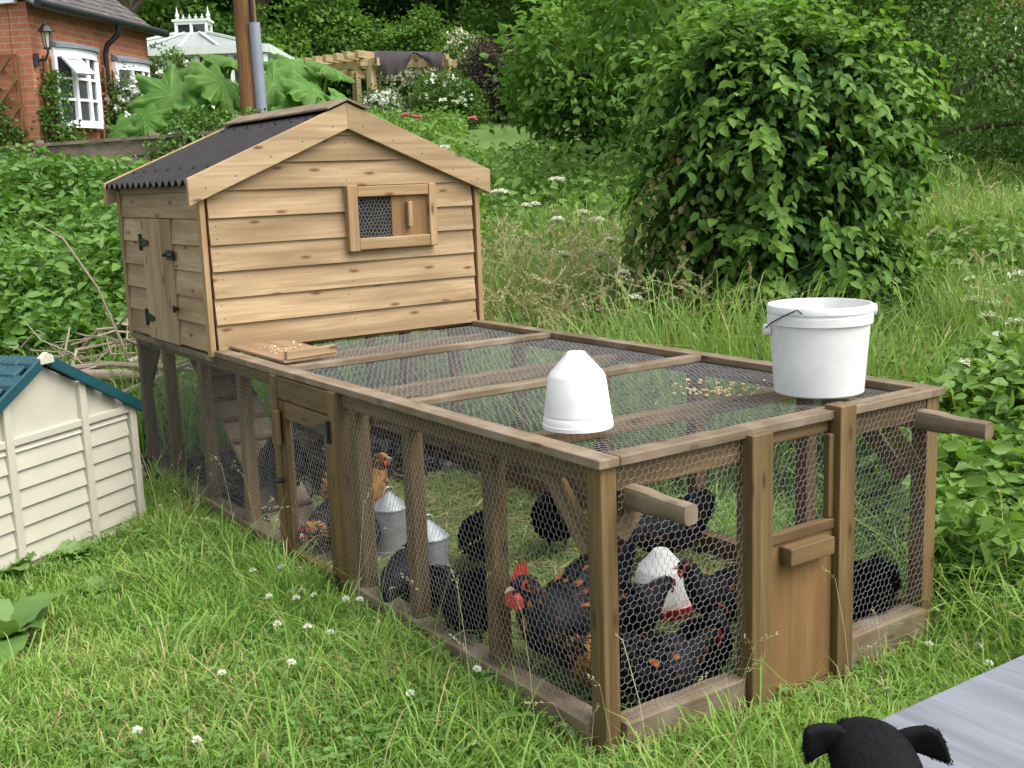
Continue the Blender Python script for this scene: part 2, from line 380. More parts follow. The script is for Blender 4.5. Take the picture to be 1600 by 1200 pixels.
# ================================================================== SETTING
def gridmesh(name, ss, tt, mat, dz=0.0, keep=None):
    S, T = np.meshgrid(ss, tt); P = CAM[:2]+S[..., None]*rh[:2]+T[..., None]*fh[:2]
    V = np.concatenate([P, (H(P[..., 0], P[..., 1])+dz)[..., None]], -1).reshape(-1, 3); ns = len(ss); nt_ = len(tt)
    i, j = np.meshgrid(np.arange(ns-1), np.arange(nt_-1)); b = (j*ns+i).ravel()
    loops = np.stack([b, b+1, b+ns+1, b+ns], 1).ravel()
    return link(name, rawmesh(name, V, loops, np.arange(len(b))*4), mat)
ss = np.unique(np.concatenate([np.linspace(-60, -6, 28), np.linspace(-6, 6, 97), np.linspace(6, 60, 28)]))
tt = np.unique(np.concatenate([np.linspace(-12, -1, 12), np.linspace(-1, 9, 81), np.linspace(9, 40, 63), np.linspace(40, 120, 20)]))
tag(gridmesh('ground', ss, tt, 'ground'), kind='structure')
tag(gridmesh('lawn', np.linspace(-9, 7, 60), np.linspace(17, 37.5, 50), 'lawn', .02), kind='structure')

# ================================================================== CHICKEN COOP: a pine hen house on a wire run
RW, Y0, Y1 = 1.188, 2.315, 3.317
coop = thing('chicken_coop', 'wooden hen house with black corrugated roof joined to a long low wire mesh run', 'chicken coop', (RW/2, 1.6, 0))
def part(mb, name, mat, parent=coop, bevel=.003, smooth=False, label=None):
    o = mb.build(name, mat, parent, bevel, smooth)
    if label: o['label'] = label
    return o
def nailed(q, nf, name, mat, bevel):
    o = part(q, name, mat, coop, bevel); o.data.materials.append(MATS['black_iron'])
    for p in o.data.polygons[nf:]: p.material_index = 1
    return o
def one(name, mat, a, b, parent=coop, bevel=.003, gax=None):
    q = MB(); q.span(a, b, gax=gax); return part(q, name, mat, parent, bevel)
APEX, SL = 1.535, .415
def zroof(x): return APEX-SL*abs(x-RW/2)
# --- gable walls: lapped boards
def gable(y, sgn, name):
    q = MB(); nl = []; z = .648
    while z < APEX-.06:
        zt = min(z+.108, APEX-.03)
        def ends(zz):
            d = (APEX-.012-zz)/SL; return max(.012, RW/2-d), min(RW-.012, RW/2+d)
        a0, b0 = ends(z); a1, b1 = ends(zt)
        yb, yt, yi = y+sgn*.020, y+sgn*.004, y-sgn*.008
        # a lapped board with a rebated upper edge
        q.hexa([(a0, yb, z), (b0, yb, z), (b0, yi, z), (a0, yi, z), (a1, yt+sgn*.004, zt), (b1, yt+sgn*.004, zt), (b1, yi, zt), (a1, yi, zt)], 0, random.uniform(.78, 1.06))
        for xx in (a0+.03, RW*.5+.01*random.uniform(-2, 2), b0-.03):
            for dz in (.022, .07):
                if a1+.02 < xx < b1-.02: nl.append((xx+random.uniform(-.006, .006), y+sgn*(.0195-dz*.11), z+dz))
        z += .1
    nf = len(q.f)
    for p in nl: q.tube([(p[0], p[1]-sgn*.004, p[2]), (p[0], p[1]+sgn*.0012, p[2])], .0032, 6)
    return nailed(q, nf, name, 'pine', .002)
gable(Y0, -1, 'front_wall'); gable(Y1, 1, 'rear_wall')
DY0, DY1, DZ0, DZ1 = 2.655, 3.030, .640, 1.145
def sidewall(x, sgn, door):
    q = MB(); nl = []
    z = .648
    while z < 1.27:
        zt = min(z+.108, 1.285)
        runs = [(Y0+.02, Y1-.02)]
        if door and z < DZ1-.02: runs = [(Y0+.02, DY0-.004), (DY1+.004, Y1-.02)]
        for a, b in runs:
            xb, xt, xi = x+sgn*.018, x+sgn*.007, x-sgn*.008
            q.hexa([(xb, a, z), (xi, a, z), (xi, b, z), (xb, b, z), (xt, a, zt), (xi, a, zt), (xi, b, zt), (xt, b, zt)], 1, random.uniform(.80, 1.06))
            for yy in (a+.025, b-.025):
                for dz in (.03, .07): nl.append((x+sgn*(.0175-.1*dz), yy, z+dz))
        z += .1
    nf = len(q.f)
    for p in nl: q.tube([(p[0]-sgn*.004, p[1], p[2]), (p[0]+sgn*.001, p[1], p[2])], .0030, 6)
    nailed(q, nf, 'side_wall', 'pine', .002)
sidewall(0, -1, True); sidewall(RW, 1, False)
for x, y in ((-.011, Y0-.004), (RW+.011, Y0-.004), (-.011, Y1+.004), (RW+.011, Y1+.004)):
    one('corner_board', 'pine_trim', (x-.011, y-.018, .63), (x+.011, y+.018, 1.262))
one('floor_board', 'ply', (.0, Y0+.01, .634), (RW, Y1-.01, .646))
one('inner_shade_box', 'inside_shade', (.03, Y0+.05, .66), (RW-.03, Y1-.05, 1.24), bevel=0)  # solid dark box in place of the shaded hut interior
# side door of three boards, hinges and bolt
q = MB(); n3 = (DY1-DY0)/3
for k in range(3): q.span((-.022, DY0+k*n3+.0015, DZ0), (-.004, DY0+(k+1)*n3-.0015, DZ1), gax=2)
hd = part(q, 'side_door', 'pine', coop, .003)
def hinge(parent, xf, y, z, dirn, L=.10, axis='x'):
    """black T hinge on the long side: plate at y, strap running dirn along y"""
    q = MB(); q.span((xf-.004, y-.013, z-.035), (xf, y+.013, z+.035))
    P = [(xf-.006, y, z-.020), (xf-.006, y+dirn*L, z-.008), (xf-.006, y+dirn*L, z+.008), (xf-.006, y, z+.020)]
    Q = [(p[0]+.010, p[1], p[2]) for p in P]
    q.hexa(P+Q)
    q.tube([(xf-.006, y, z-.035), (xf-.006, y, z+.035)], .005, 8)
    h = part(q, 'hinge', 'black_iron', parent, 0)
    s = MB()
    for k in (.25, .55, .85): s.tube([(xf-.007, y+dirn*L*k, z), (xf-.0035-.005, y+dirn*L*k, z)], .0035, 8)
    for k in (-.024, 0, .024): s.tube([(xf-.006, y-dirn*.006, z+k), (xf-.0075, y-dirn*.006, z+k)], .003, 8)
    return h
hinge(hd, -.022, DY1+.004, 1.045, -1); hinge(hd, -.022, DY1+.004, .728, -1)
q = MB(); q.span((-.030, DY0-.038, .985), (-.022, DY0+.052, 1.022)); q.tube([(-.035, DY0-.045, 1.004), (-.035, DY0+.05, 1.004)], .006, 10); q.span((-.052, DY0+.02, .998), (-.034, DY0+.03, 1.01))
part(q, 'door_bolt', 'black_iron', hd, .001)
q = MB(); q.tube([(-.016, DY0-.012, .79), (-.038, DY0-.012, .79)], .007, 10); q.span((-.038, DY0-.02, .776), (-.030, DY0-.004, .804))
part(q, 'door_catch', 'black_iron', hd, .001)
# front window with sliding shutter
wx0, wx1, wz0, wz1 = .572, .980, .990, 1.250
yf = Y0-.050
q = MB()
q.span((wx0, yf, wz0), (wx0+.045, Y0-.012, wz1)); q.span((wx1-.035, yf, wz0+.004), (wx1, Y0-.012, wz1-.002))
q.span((wx0+.046, yf+.003, wz1-.046), (wx1-.036, Y0-.012, wz1-.004)); q.span((wx0+.046, yf+.003, wz0+.004), (wx1-.036, Y0-.012, wz0+.050))
wf = part(q, 'window_frame', 'pine_trim', coop, .003)
one('opening_shade', 'inside_shade', (wx0+.03, Y0-.020, wz0+.03), (wx0+.205, Y0-.0165, wz1-.03), wf, 0)  # dark slab behind the mesh, painting the shade of the opening
hexmesh('window_mesh', (wx0+.045, Y0-.028, wz0+.05), (1, 0, 0), (0, 0, 1), .17, .16, wf, .016, .0008)
sh = one('sliding_shutter', 'ply', (wx0+.205, yf+.020, wz0+.03), (wx1-.02, yf+.030, wz1-.03), coop, .002)
one('shutter_handle', 'pine_trim', (.842, yf-.004, 1.075), (.862, yf+.020, 1.178), sh, .004)
# roof: corrugated sheets, bargeboards, ridge cap
def corr(sgn, name):
    ny, V, F = 181, [], []
    ys = np.linspace(Y0-.022, Y1+.032, ny); lift = .020
    for xx in (RW/2+sgn*.004, RW/2+sgn*(RW/2+.062)):
        for th in (0, -.004):
            for y in ys: V.append((xx, y, APEX-SL*abs(xx-RW/2)+lift+.0125*math.sin((y-Y0)*2*math.pi/.076)+th))
    for k in range(ny-1):
        F += [(k, k+1, 2*ny+k+1, 2*ny+k), (ny+k+1, ny+k, 3*ny+k, 3*ny+k+1), (k+1, k, ny+k, ny+k+1), (2*ny+k, 2*ny+k+1, 3*ny+k+1, 3*ny+k)]
    q = MB(); q.add(V, F); o = part(q, name, 'bitumen', coop, 0, True)
    s = MB()
    for j, y in enumerate(np.arange(Y0+.019, Y1, .152)):
        for d in (.14, RW/2-.04): s.tube([(RW/2+sgn*d, y, zroof(RW/2+d)+lift+.010), (RW/2+sgn*d, y, zroof(RW/2+d)+lift+.020)], [.0095, .006], 10)
    part(s, 'roof_screws', 'bitumen', o, 0, True)
corr(-1, 'roof_sheet'); corr(1, 'roof_sheet')
def barge(sgn, y0, y1, mat):
    xe = RW/2+sgn*(RW/2+.066); a = RW/2
    top = lambda x: APEX+.035-SL*abs(x-RW/2); hgt = .100
    q = MB()
    q.hexa([(a, y0, top(a)-hgt), (xe, y0, top(xe)-hgt), (xe, y1, top(xe)-hgt), (a, y1, top(a)-hgt), (a, y0, top(a)), (xe, y0, top(xe)), (xe, y1, top(xe)), (a, y1, top(a))], 0)
    nf = len(q.f); L = abs(xe-a); sg = -1 if y0 < Y1 else 1; yy = min(y0, y1) if sg < 0 else max(y0, y1)
    for k in (.10, .30, .5, .72, .9):
        x = a+sgn*L*k; z = top(x)-.03-.035*((k*10) % 2); q.tube([(x, yy-sg*.003, z), (x, yy+sg*.001, z)], .0038, 6)
    nailed(q, nf, 'bargeboard', mat, .003)
for sgn in (-1, 1):
    barge(sgn, Y0-.046, Y0-.025, 'pine_grey'); barge(sgn, Y1+.034, Y1+.054, 'pine_grey')
q = MB()
for sgn in (-1, 1):
    a, e = RW/2+sgn*.0, RW/2+sgn*.088
    z0, z1 = APEX+.052, APEX+.052-.088*SL
    q.hexa([(a, Y0-.056, z0-.009), (e, Y0-.056, z1-.009), (e, Y1+.06, z1-.009), (a, Y1+.06, z0-.009), (a, Y0-.056, z0), (e, Y0-.056, z1), (e, Y1+.06, z1), (a, Y1+.06, z0)], 1)
part(q, 'ridge_cap', 'cap_wood', coop, .002)
# --- run: posts, rails, caps
pw = .045
def post(x, y, z0=-.16, z1=.584, mat='treated', sx=pw, sy=pw): return one('post', mat, (x, y, z0), (x+sx, y+sy, z1))
post(0, 0, -.16, .630, 'treated', .045, .050); post(RW-.05, 0, -.18, .630, 'treated', .05, .05)
for y in (.437, .845, 1.165, 2.088, 2.504, 2.936): post(.004, y)
post(.0, Y1-.045, z1=.607); post(RW-.045, Y1-.045, z1=.607)
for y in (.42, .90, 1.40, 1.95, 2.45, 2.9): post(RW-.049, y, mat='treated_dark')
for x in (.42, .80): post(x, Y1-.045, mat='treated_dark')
# door posts on the long side
one('door_post', 'treated', (-.022, 1.258, -.14), (.030, 1.306, .634)); one('door_post', 'treated', (-.022, 1.700, -.14), (.030, 1.748, .634))
one('door_header', 'treated', (-.018, 1.307, .556), (.012, 1.699, .630))
# top rails below the caps
def rail(a, b, mat='treated'): return one('rail', mat, a, b)
rail((.004, .051, .585), (.040, 1.257, .629)); rail((.004, 1.749, .585), (.040, Y1-.046, .629))
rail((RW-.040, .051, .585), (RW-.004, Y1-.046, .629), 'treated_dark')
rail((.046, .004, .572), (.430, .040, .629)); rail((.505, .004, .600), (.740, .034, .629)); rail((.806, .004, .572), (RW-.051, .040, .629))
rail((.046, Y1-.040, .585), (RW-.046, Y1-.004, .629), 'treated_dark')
# caps lying flat on top
def cap(a, b): return one('cap_rail', 'cap_wood', a, b, coop, .003)
cap((-.012, -.012, .633), (.046, Y0-.030, .655)); cap((RW-.044, -.012, .633), (RW+.012, Y0-.030, .655)); cap((.047, -.013, .633), (RW-.045, .043, .656))
cap((-.012, Y0+.001, .608), (.002, Y1, .634))
for y in (.875, 1.715): cap((.047, y, .633), (RW-.045, y+.048, .654))
for y in (.43, 1.30, 2.16): rail((.05, y, .575), (RW-.05, y+.045, .612), 'treated')
# base rails
one('base_rail', 'cap_wood', (.048, -.016, -.13), (.428, .044, .034)); one('base_rail', 'cap_wood', (.806, -.016, -.16), (RW-.052, .050, .035))
one('base_rail', 'cap_wood', (-.016, .052, -.13), (.05, 1.256, .030)); one('base_rail', 'cap_wood', (-.016, 1.75, -.13), (.05, Y1-.048, .030))
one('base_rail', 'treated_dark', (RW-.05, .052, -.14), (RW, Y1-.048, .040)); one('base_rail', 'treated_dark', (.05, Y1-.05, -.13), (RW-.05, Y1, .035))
# corner braces
def brace(a, b):
    q = MB(); q.bar(a, b, .042, .030, (1, 1, .3)); part(q, 'corner_brace', 'treated', coop)
brace((.030, .075, .42), (.030, .215, .575)); brace((RW-.058, .030, .44), (RW-.175, .030, .57)); brace((.15, .022, .56), (.062, .022, .46)); brace((RW-.06, .066, .40), (RW-.06, .27, .60))
brace((.022, Y1-.06, .42), (.022, Y1-.22, .60)); brace((.06, 1.38, .60), (.06, 1.24, .46))
# carrying handles
def handle(x, z, L):
    q = MB()
    ys = [.32, .02, -.06, -.085, -.12, -L+.02, -L]; hs = [.028, .028, .028, .024, .022, .023, .0225]; ws = [.021, .021, .021, .020, .0195, .0205, .019]
    V = []; K = 12
    for y, h_, w_ in zip(ys, hs, ws):
        for k in range(K):
            a = 2*math.pi*(k+.5)/K; ca, sa = math.cos(a), math.sin(a); p = .55
            V.append((x+w_*math.copysign(abs(ca)**p, ca), y, z+h_*math.copysign(abs(sa)**p, sa)))
    F = [(i*K+k, (i+1)*K+k, (i+1)*K+(k+1) % K, i*K+(k+1) % K) for i in range(len(ys)-1) for k in range(K)]+[tuple(range(K)), tuple(range(len(V)-1, len(V)-K-1, -1))]
    g = np.roll(np.array(V), -1, axis=1)+random.uniform(0, 40)
    q.add(V, F, g); part(q, 'carrying_handle', 'cap_wood', coop, 0, True)
handle(.088, .556, .188); handle(RW-.078, .578, .203)
# end door (pop hole): posts, ply panel, window of mesh, block handle
one('end_post', 'treated', (.430, -.034, -.17), (.500, .020, .643)); one('end_post', 'treated', (.742, -.034, -.17), (.802, .020, .668))
ed = one('end_door', 'ply', (.501, -.012, -.045), (.741, .0, .352), coop, .002)
one('door_frame', 'treated', (.501, -.020, .353), (.741, .004, .380), ed); one('door_frame', 'treated', (.722, -.016, .381), (.741, .002, .598), ed)
one('sill_board', 'treated_dark', (.5005, -.016, -.14), (.741, .004, -.046), ed)
one('door_handle', 'treated', (.545, -.052, .300), (.705, -.0125, .346), ed, .004)
hexmesh('door_mesh', (.501, .003, .380), (1, 0, 0), (0, 0, 1), .222, .22, ed)
# long-side door: frame, hinges, catch
sdoor = MB(); y0, y1, z0, z1 = 1.309, 1.697, -.045, .552
sdoor.span((-.016, y0, z0), (.010, y0+.046, z1), gax=2); sdoor.span((-.016, y1-.044, z0), (.010, y1, z1), gax=2)
sdoor.span((-.0155, y0+.047, z1-.060), (.0095, y1-.045, z1)); sdoor.span((-.0155, y0+.047, z0), (.0095, y1-.045, z0+.075))
sdo = part(sdoor, 'run_door', 'treated', coop, .003)
hexmesh('door_mesh', (.0, y0+.03, z0+.06), (0, 1, 0), (0, 0, 1), y1-y0-.06, z1-z0-.10, sdo)
hinge(sdo, -.022, 1.302, .505, 1, .095); hinge(sdo, -.022, 1.302, .0, 1, .095)
q = MB(); q.span((-.040, 1.672, .40), (-.023, 1.716, .520), gax=2); part(q, 'turn_block', 'treated', sdo)
q = MB(); q.tube([(-.02, 1.692, .275), (-.045, 1.692, .275)], [.008, .010], 10); part(q, 'door_knob', 'black_iron', sdo, 0)
# wire netting
WM = [((-.002, .046, .0), (0, 1, 0), (0, 0, 1), 1.212, .632), ((-.002, 1.749, .0), (0, 1, 0), (0, 0, 1), Y1-1.76, .632),
      ((.046, -.002, .0), (1, 0, 0), (0, 0, 1), .384, .632), ((.803, -.002, -.02), (1, 0, 0), (0, 0, 1), RW-.853, .652),
      ((RW+.002, .046, .0), (0, 1, 0), (0, 0, 1), Y1-.09, .632), ((.03, Y1+.002, .0), (1, 0, 0), (0, 0, 1), RW-.06, .632),
      ((.02, .02, .6315), (1, 0, 0), (0, 1, 0), RW-.04, Y0-.03)]
for k, (o_, u_, v_, a_, b_) in enumerate(WM): hexmesh('wire_netting', o_, u_, v_, a_, b_, coop, bulge=.0008 if k == 6 else .002)
# pop ramp with cleats, up to the hen house floor
q = MB(); A, B = np.array([.20, 2.12, -.03]), np.array([.20, 2.98, .60])
q.bar(A, B, .20, .018); rp = part(q, 'ramp', 'cap_wood', coop)
for k in range(8):
    p = A+(B-A)*(.08+k*.115)
    q = MB(); q.bar(p+np.array([-.095, -.008, .014]), p+np.array([.095, -.008, .014]), .022, .016, (0, -.5, .86)); part(q, 'cleat', 'treated_dark', rp)

# ================================================================== LOOSE THINGS ON AND IN THE RUN
# plywood flap with a batten, corn on it
fb = thing('plywood_flap', 'thin plywood flap with batten lying on the run against the hen house', 'board', (.17, 2.0, .657))
q = MB(); q.hexa([(.048, 1.775, .657), (.262, 1.80, .657), (.300, 2.292, .657), (.050, 2.292, .657), (.048, 1.775, .667), (.262, 1.80, .667), (.300, 2.292, .667), (.050, 2.292, .667)], 1); q.build('panel', 'flap_ply', fb, .002)
q = MB(); q.bar((.058, 1.784, .683), (.258, 1.808, .683), .022, .030); q.build('batten', 'pine_grey', fb, .003)
def crumbs(name, n, c, sx, sy, z, label):
    q = MB()
    for _ in range(n):
        x, y = c[0]+random.gauss(0, sx), c[1]+random.gauss(0, sy); r = random.uniform(.002, .0055)
        q.box((x, y, z+r*.5), (r*2.2, r*1.4, r), Matrix.Rotation(random.uniform(0, 3), 3, 'Z'))
    o = q.build(name, 'crumb', None); tag(o, label, 'feed', kind='stuff')
crumbs('scattered_corn', 38, (.16, 2.03), .05, .09, .667, 'corn and crumbs scattered on the plywood flap')
crumbs('spilt_corn', 90, (.83, .47), .09, .07, .634, 'corn spilt on the top netting beside the bucket')
# white drinker on top
def drinker(name, label, c, s, mat, base):
    t = thing(name, label, 'drinker', c)
    q = MB(); q.lathe([(.001, .0), (.083, .0), (.087, .004), (.087, .026), (.083, .032), (.0845, .034), (.0815, .06), (.0722, .128), (.0695, .133), (.066, .139), (.026, .184), (.0225, .189), (.019, .190), (.001, .190)], (0, 0, 0), 48)
    q.v = [(x*s, y*s, z*s) for x, y, z in q.v]
    q.build('reservoir', mat, t, 0, True, True)
    q = MB()
    if base: q.lathe([(.001, .004), (.098, .0), (.108, .010), (.112, .040), (.108, .040), (.098, .012), (.001, .010)], (0, 0, 0), 40)
    else: q.lathe([(.001, .001), (.0890, .0), (.0890, .010), (.0868, .011), (.001, .002)], (0, 0, 0), 48)
    q.v = [(x*s, y*s, z*s) for x, y, z in q.v]
    q.build('tray' if base else 'rim', 'red_plastic' if base else mat, t, 0, True, True)
    return t
drinker('poultry_drinker', 'white plastic drinker standing on top of the wire run', (.168, .292, .656), .97, 'white_plastic', False)
drinker('poultry_drinker', 'white plastic drinker with red tray on the grass inside the run', (.715, .61, -.05), 1.02, 'white_plastic_dirty', True)
pk = thing('loose_plank', 'loose pale plank on the ground inside the run behind the side door', 'plank', (.12, 1.75, -.04))
q = MB(); q.bar((.20, 2.06, -.020), (.045, 1.50, -.020), .075, .02); q.build('board', 'cap_wood', pk, .003)
# galvanised drinkers
def galv(c, s, label):
    t = thing('galvanised_drinker', label, 'drinker', c, 'galvanised drinkers in the run')
    q = MB(); q.lathe([(.001, .012), (.064, .012), (.064, .172), (.067, .174), (.067, .180), (.063, .183), (.008, .232), (.001, .234)], (0, 0, 0), 32); q.v = [(x*s, y*s, z*s) for x, y, z in q.v]; q.build('cylinder', 'galvanised', t, 0, True, True)
    q = MB(); q.lathe([(.001, .0), (.088, .0), (.094, .012), (.094, .040), (.090, .040), (.084, .010), (.001, .006)], (0, 0, 0), 32); q.v = [(x*s, y*s, z*s) for x, y, z in q.v]; q.build('trough', 'galvanised', t, 0, True, True)
    q = MB(); q.tube([(.022*math.cos(a)*s, 0, (.226+.026*math.sin(a))*s) for a in np.linspace(-.3, math.pi+.3, 14)], .0022, 6); q.build('ring_handle', 'zinc_screw', t, 0, True, True)
galv((.335, 1.61, -.05), 1.0, 'galvanised drinker in the run, the one farther from the camera'); galv((.275, 1.235, -.05), .98, 'galvanised drinker in the run, the one nearer the camera')
# bucket
bc = np.array([.938, .205, .650])
bk = thing('bucket', 'large white plastic bucket without lid standing on the wire run', 'bucket', bc)
q = MB(); q.lathe([(.001, .0), (.121, .0), (.126, .004), (.1405, .192), (.1475, .193), (.1475, .214), (.1435, .215), (.1435, .222), (.1475, .224), (.1475, .240), (.1455, .243), (.1405, .243), (.1395, .238), (.1235, .010), (.001, .006)], bc, 56)
q.v = [(bc[0]+(x-bc[0])*.95, bc[1]+(y-bc[1])*.95, z) for x, y, z in q.v]; q.build('body', 'white_plastic', bk, 0, True)
for sgn in (-1, 1):
    d = np.array([-.80*sgn, .60*sgn, 0]); q = MB()
    p = bc+d*.139+np.array([0, 0, .175 if sgn > 0 else .222]); q.tube([p-d*.006, p+d*.012, p+d*.014], [.018, .016, .006], 14); q.build('handle_lug', 'white_plastic', bk, 0, True)
d = np.array([-.80, .60, 0]); e = np.array([-.60, -.80, 0]); P0 = bc+d*.151+np.array([0, 0, .172])
pts = [P0, P0+np.array([0, 0, .006])+e*.012]
for k in np.linspace(.12, 1, 12):
    a = k*.95; pts.append(bc+(d*math.cos(a)+e*math.sin(a))*.1455+np.array([0, 0, .178+.062*k]))
for k in np.linspace(.1, 1, 8):
    a = .95+k*2.0; pts.append(bc+(d*math.cos(a)+e*math.sin(a))*(.132-.01*k)+np.array([0, 0, .246-.12*math.sin(k*math.pi)*.8-.03*k]))
q = MB(); q.tube(pts, .0019, 6); q.build('wire_handle', 'black_iron', bk, 0, True)

# ================================================================== CREAM PLASTIC PLAYHOUSE beside the run
ph = thing('plastic_playhouse', 'small cream plastic house with clapboard walls and teal shingle roof', 'playhouse', (-.62, 2.7, 0))
o_ = np.array([-.259, 2.592, -.055]); u_ = np.array([-.8246, -.5657, 0]); v_ = np.array([-.5657, .8246, 0]); PW, PD, PHt, PA = .90, .80, .505, .748
def pl(a, b, z): return o_+u_*a+v_*b+np.array([0, 0, z])
def wallboards(mb, a0, a1, fn, z0, z1, step, nrm):
    z = z0
    while z < z1-.004:
        zt = min(z+step, z1)
        b0, b1 = fn(a0), fn(a1); ob, ot, oi = nrm*.014, nrm*.003, -nrm*.012
        Z = lambda p, zz, of: p+of+np.array([0, 0, zz])
        mb.hexa([Z(b0, z, ob), Z(b1, z, ob), Z(b1, z, oi), Z(b0, z, oi), Z(b0, zt, ot), Z(b1, zt, ot), Z(b1, zt, oi), Z(b0, zt, oi)])
        z = zt
q = MB()
for a0, a1 in ((.03, .25), (.285, .615), (.65, .87)): wallboards(q, a0, a1, lambda a: pl(a, 0, 0), -.01, .47, .0655, -v_)
q.build('front_wall', 'cream_plastic', ph, .002)
for a, nm in ((0, 'side_wall'), (PW, 'side_wall')):
    q = MB(); wallboards(q, .03, PD-.03, lambda b, a=a: pl(a, b, 0), -.01, .485, .0655, -u_ if a == 0 else u_); q.build(nm, 'cream_plastic', ph, .002)
q = MB(); wallboards(q, .03, PW-.03, lambda a: pl(a, PD, 0), -.01, .47, .0655, v_); q.build('rear_wall', 'cream_plastic', ph, .002)
def pz(a): return PHt+(PA-PHt)*(1-abs(a-PW/2)/(PW/2))
for b, nn in ((0, -v_), (PD, v_)):
    q = MB(); P = [pl(.02, b, .492), pl(PW-.02, b, .492), pl(PW-.02, b, pz(.0)), pl(PW/2, b, PA-.02), pl(.02, b, pz(0))]
    P = [p+nn*.002 for p in P]+[p-nn*.016 for p in P]
    q.add(P, [(0, 1, 2, 3, 4), (9, 8, 7, 6, 5)]+[(k, k+5, (k+1) % 5+5, (k+1) % 5) for k in range(5)]); q.build('gable_panel', 'cream_plastic', ph, .002)
def pbox(name, a, b, c0, c1, mat='cream_plastic'):
    q = MB(); q.hexa([pl(a[0], b[0], c0), pl(a[1], b[0], c0), pl(a[1], b[1], c0), pl(a[0], b[1], c0), pl(a[0], b[0], c1), pl(a[1], b[0], c1), pl(a[1], b[1], c1), pl(a[0], b[1], c1)]); return q.build(name, mat, ph, .004)
for a in (-.012, PW-.022):
    for b in (-.022, PD-.012): pbox('corner_post', (a, a+.034), (b, b+.034), 0, PHt)
for a in (.250, .616): pbox('wall_post', (a, a+.034), (-.022, .014), 0, pz(a+.017)-.012)
for a0, a1 in ((.023, .249), (.285, .615), (.651, .877)): pbox('wall_rail', (a0, a1), (-.019, .012), .471, .500)
for sg in (0, 1):
    q = MB(); n = 9
    for k in range(n):      # shingle courses from the eave up to the ridge
        f0, f1 = k/n, (k+1)/n+.03
        e0, e1 = -.022+f0*(PW/2+.022), -.022+min(f1, 1)*(PW/2+.022)
        def rz(e): return PHt-.010+(PA-PHt+.012)*(e/(PW/2))
        X = (lambda e: e) if sg == 0 else (lambda e: PW-e)
        m_ = 11
        for j in range(m_):
            w0 = -.028+(PD+.056)*(j+(.5 if k % 2 else 0))/m_; w1 = min(w0+(PD+.056)/m_-.004, PD+.028)
            if w0 >= PD+.02: continue
            lift = .018+random.uniform(0, .002)
            q.hexa([pl(X(e0), w0, rz(e0)), pl(X(e1), w0, rz(e1)-.004), pl(X(e1), w1, rz(e1)-.004), pl(X(e0), w1, rz(e0)), pl(X(e0+.004), w0+.004, rz(e0)+lift), pl(X(e1), w0, rz(e1)+.008), pl(X(e1), w1, rz(e1)+.008), pl(X(e0+.004), w1-.004, rz(e0)+lift)])
    q.build('roof', 'teal_plastic', ph, .003)
    for b in (-.042, PD+.028):
        q = MB(); X = (lambda e: e) if sg == 0 else (lambda e: PW-e)
        q.hexa([pl(X(-.026), b, PHt-.040), pl(X(PW/2-.02), b, PA-.030), pl(X(PW/2-.02), b+.014, PA-.030), pl(X(-.026), b+.014, PHt-.040), pl(X(-.026), b, PHt+.004), pl(X(PW/2-.02), b, PA+.012), pl(X(PW/2-.02), b+.014, PA+.012), pl(X(-.026), b+.014, PHt+.004)])
        q.build('verge_trim', 'teal_plastic', ph, .003)
for b in (-.046, PD+.026):
    q = MB(); q.add([pl(PW/2-.032, b, PA-.016), pl(PW/2+.032, b, PA-.016), pl(PW/2+.032, b, PA+.008), pl(PW/2, b, PA+.026), pl(PW/2-.032, b, PA+.008)]+[pl(PW/2-.032, b+.02, PA-.016), pl(PW/2+.032, b+.02, PA-.016), pl(PW/2+.032, b+.02, PA+.008), pl(PW/2, b+.02, PA+.026), pl(PW/2-.032, b+.02, PA+.008)], [(0, 1, 2, 3, 4), (9, 8, 7, 6, 5)]+[(k, k+5, (k+1) % 5+5, (k+1) % 5) for k in range(5)])
    q.build('ridge_end', 'cream_plastic', ph, .003)

# ================================================================== GREY BOARD TABLE at the lower right
tb = thing('weathered_table', 'weathered pale grey boarded table top beside the black dog', 'table', (.6, -1.3, 0))
q = MB(); q.span((-.19, -2.1, .372), (1.35, -.805, .40), gax=1, tint=1); q.build('table_top', 'grey_board', tb, .003)
q = MB(); q.span((-.13, -.90, .30), (1.30, -.865, .371)); q.span((-.13, -2.05, .30), (1.30, -2.015, .371)); q.build('apron', 'old_board', tb, .003)
for x in (-.12, 1.24):
    for y in (-.93, -2.03): q = MB(); q.span((x, y, -.12), (x+.06, y+.06, .30)); q.build('leg', 'old_board', tb, .004)

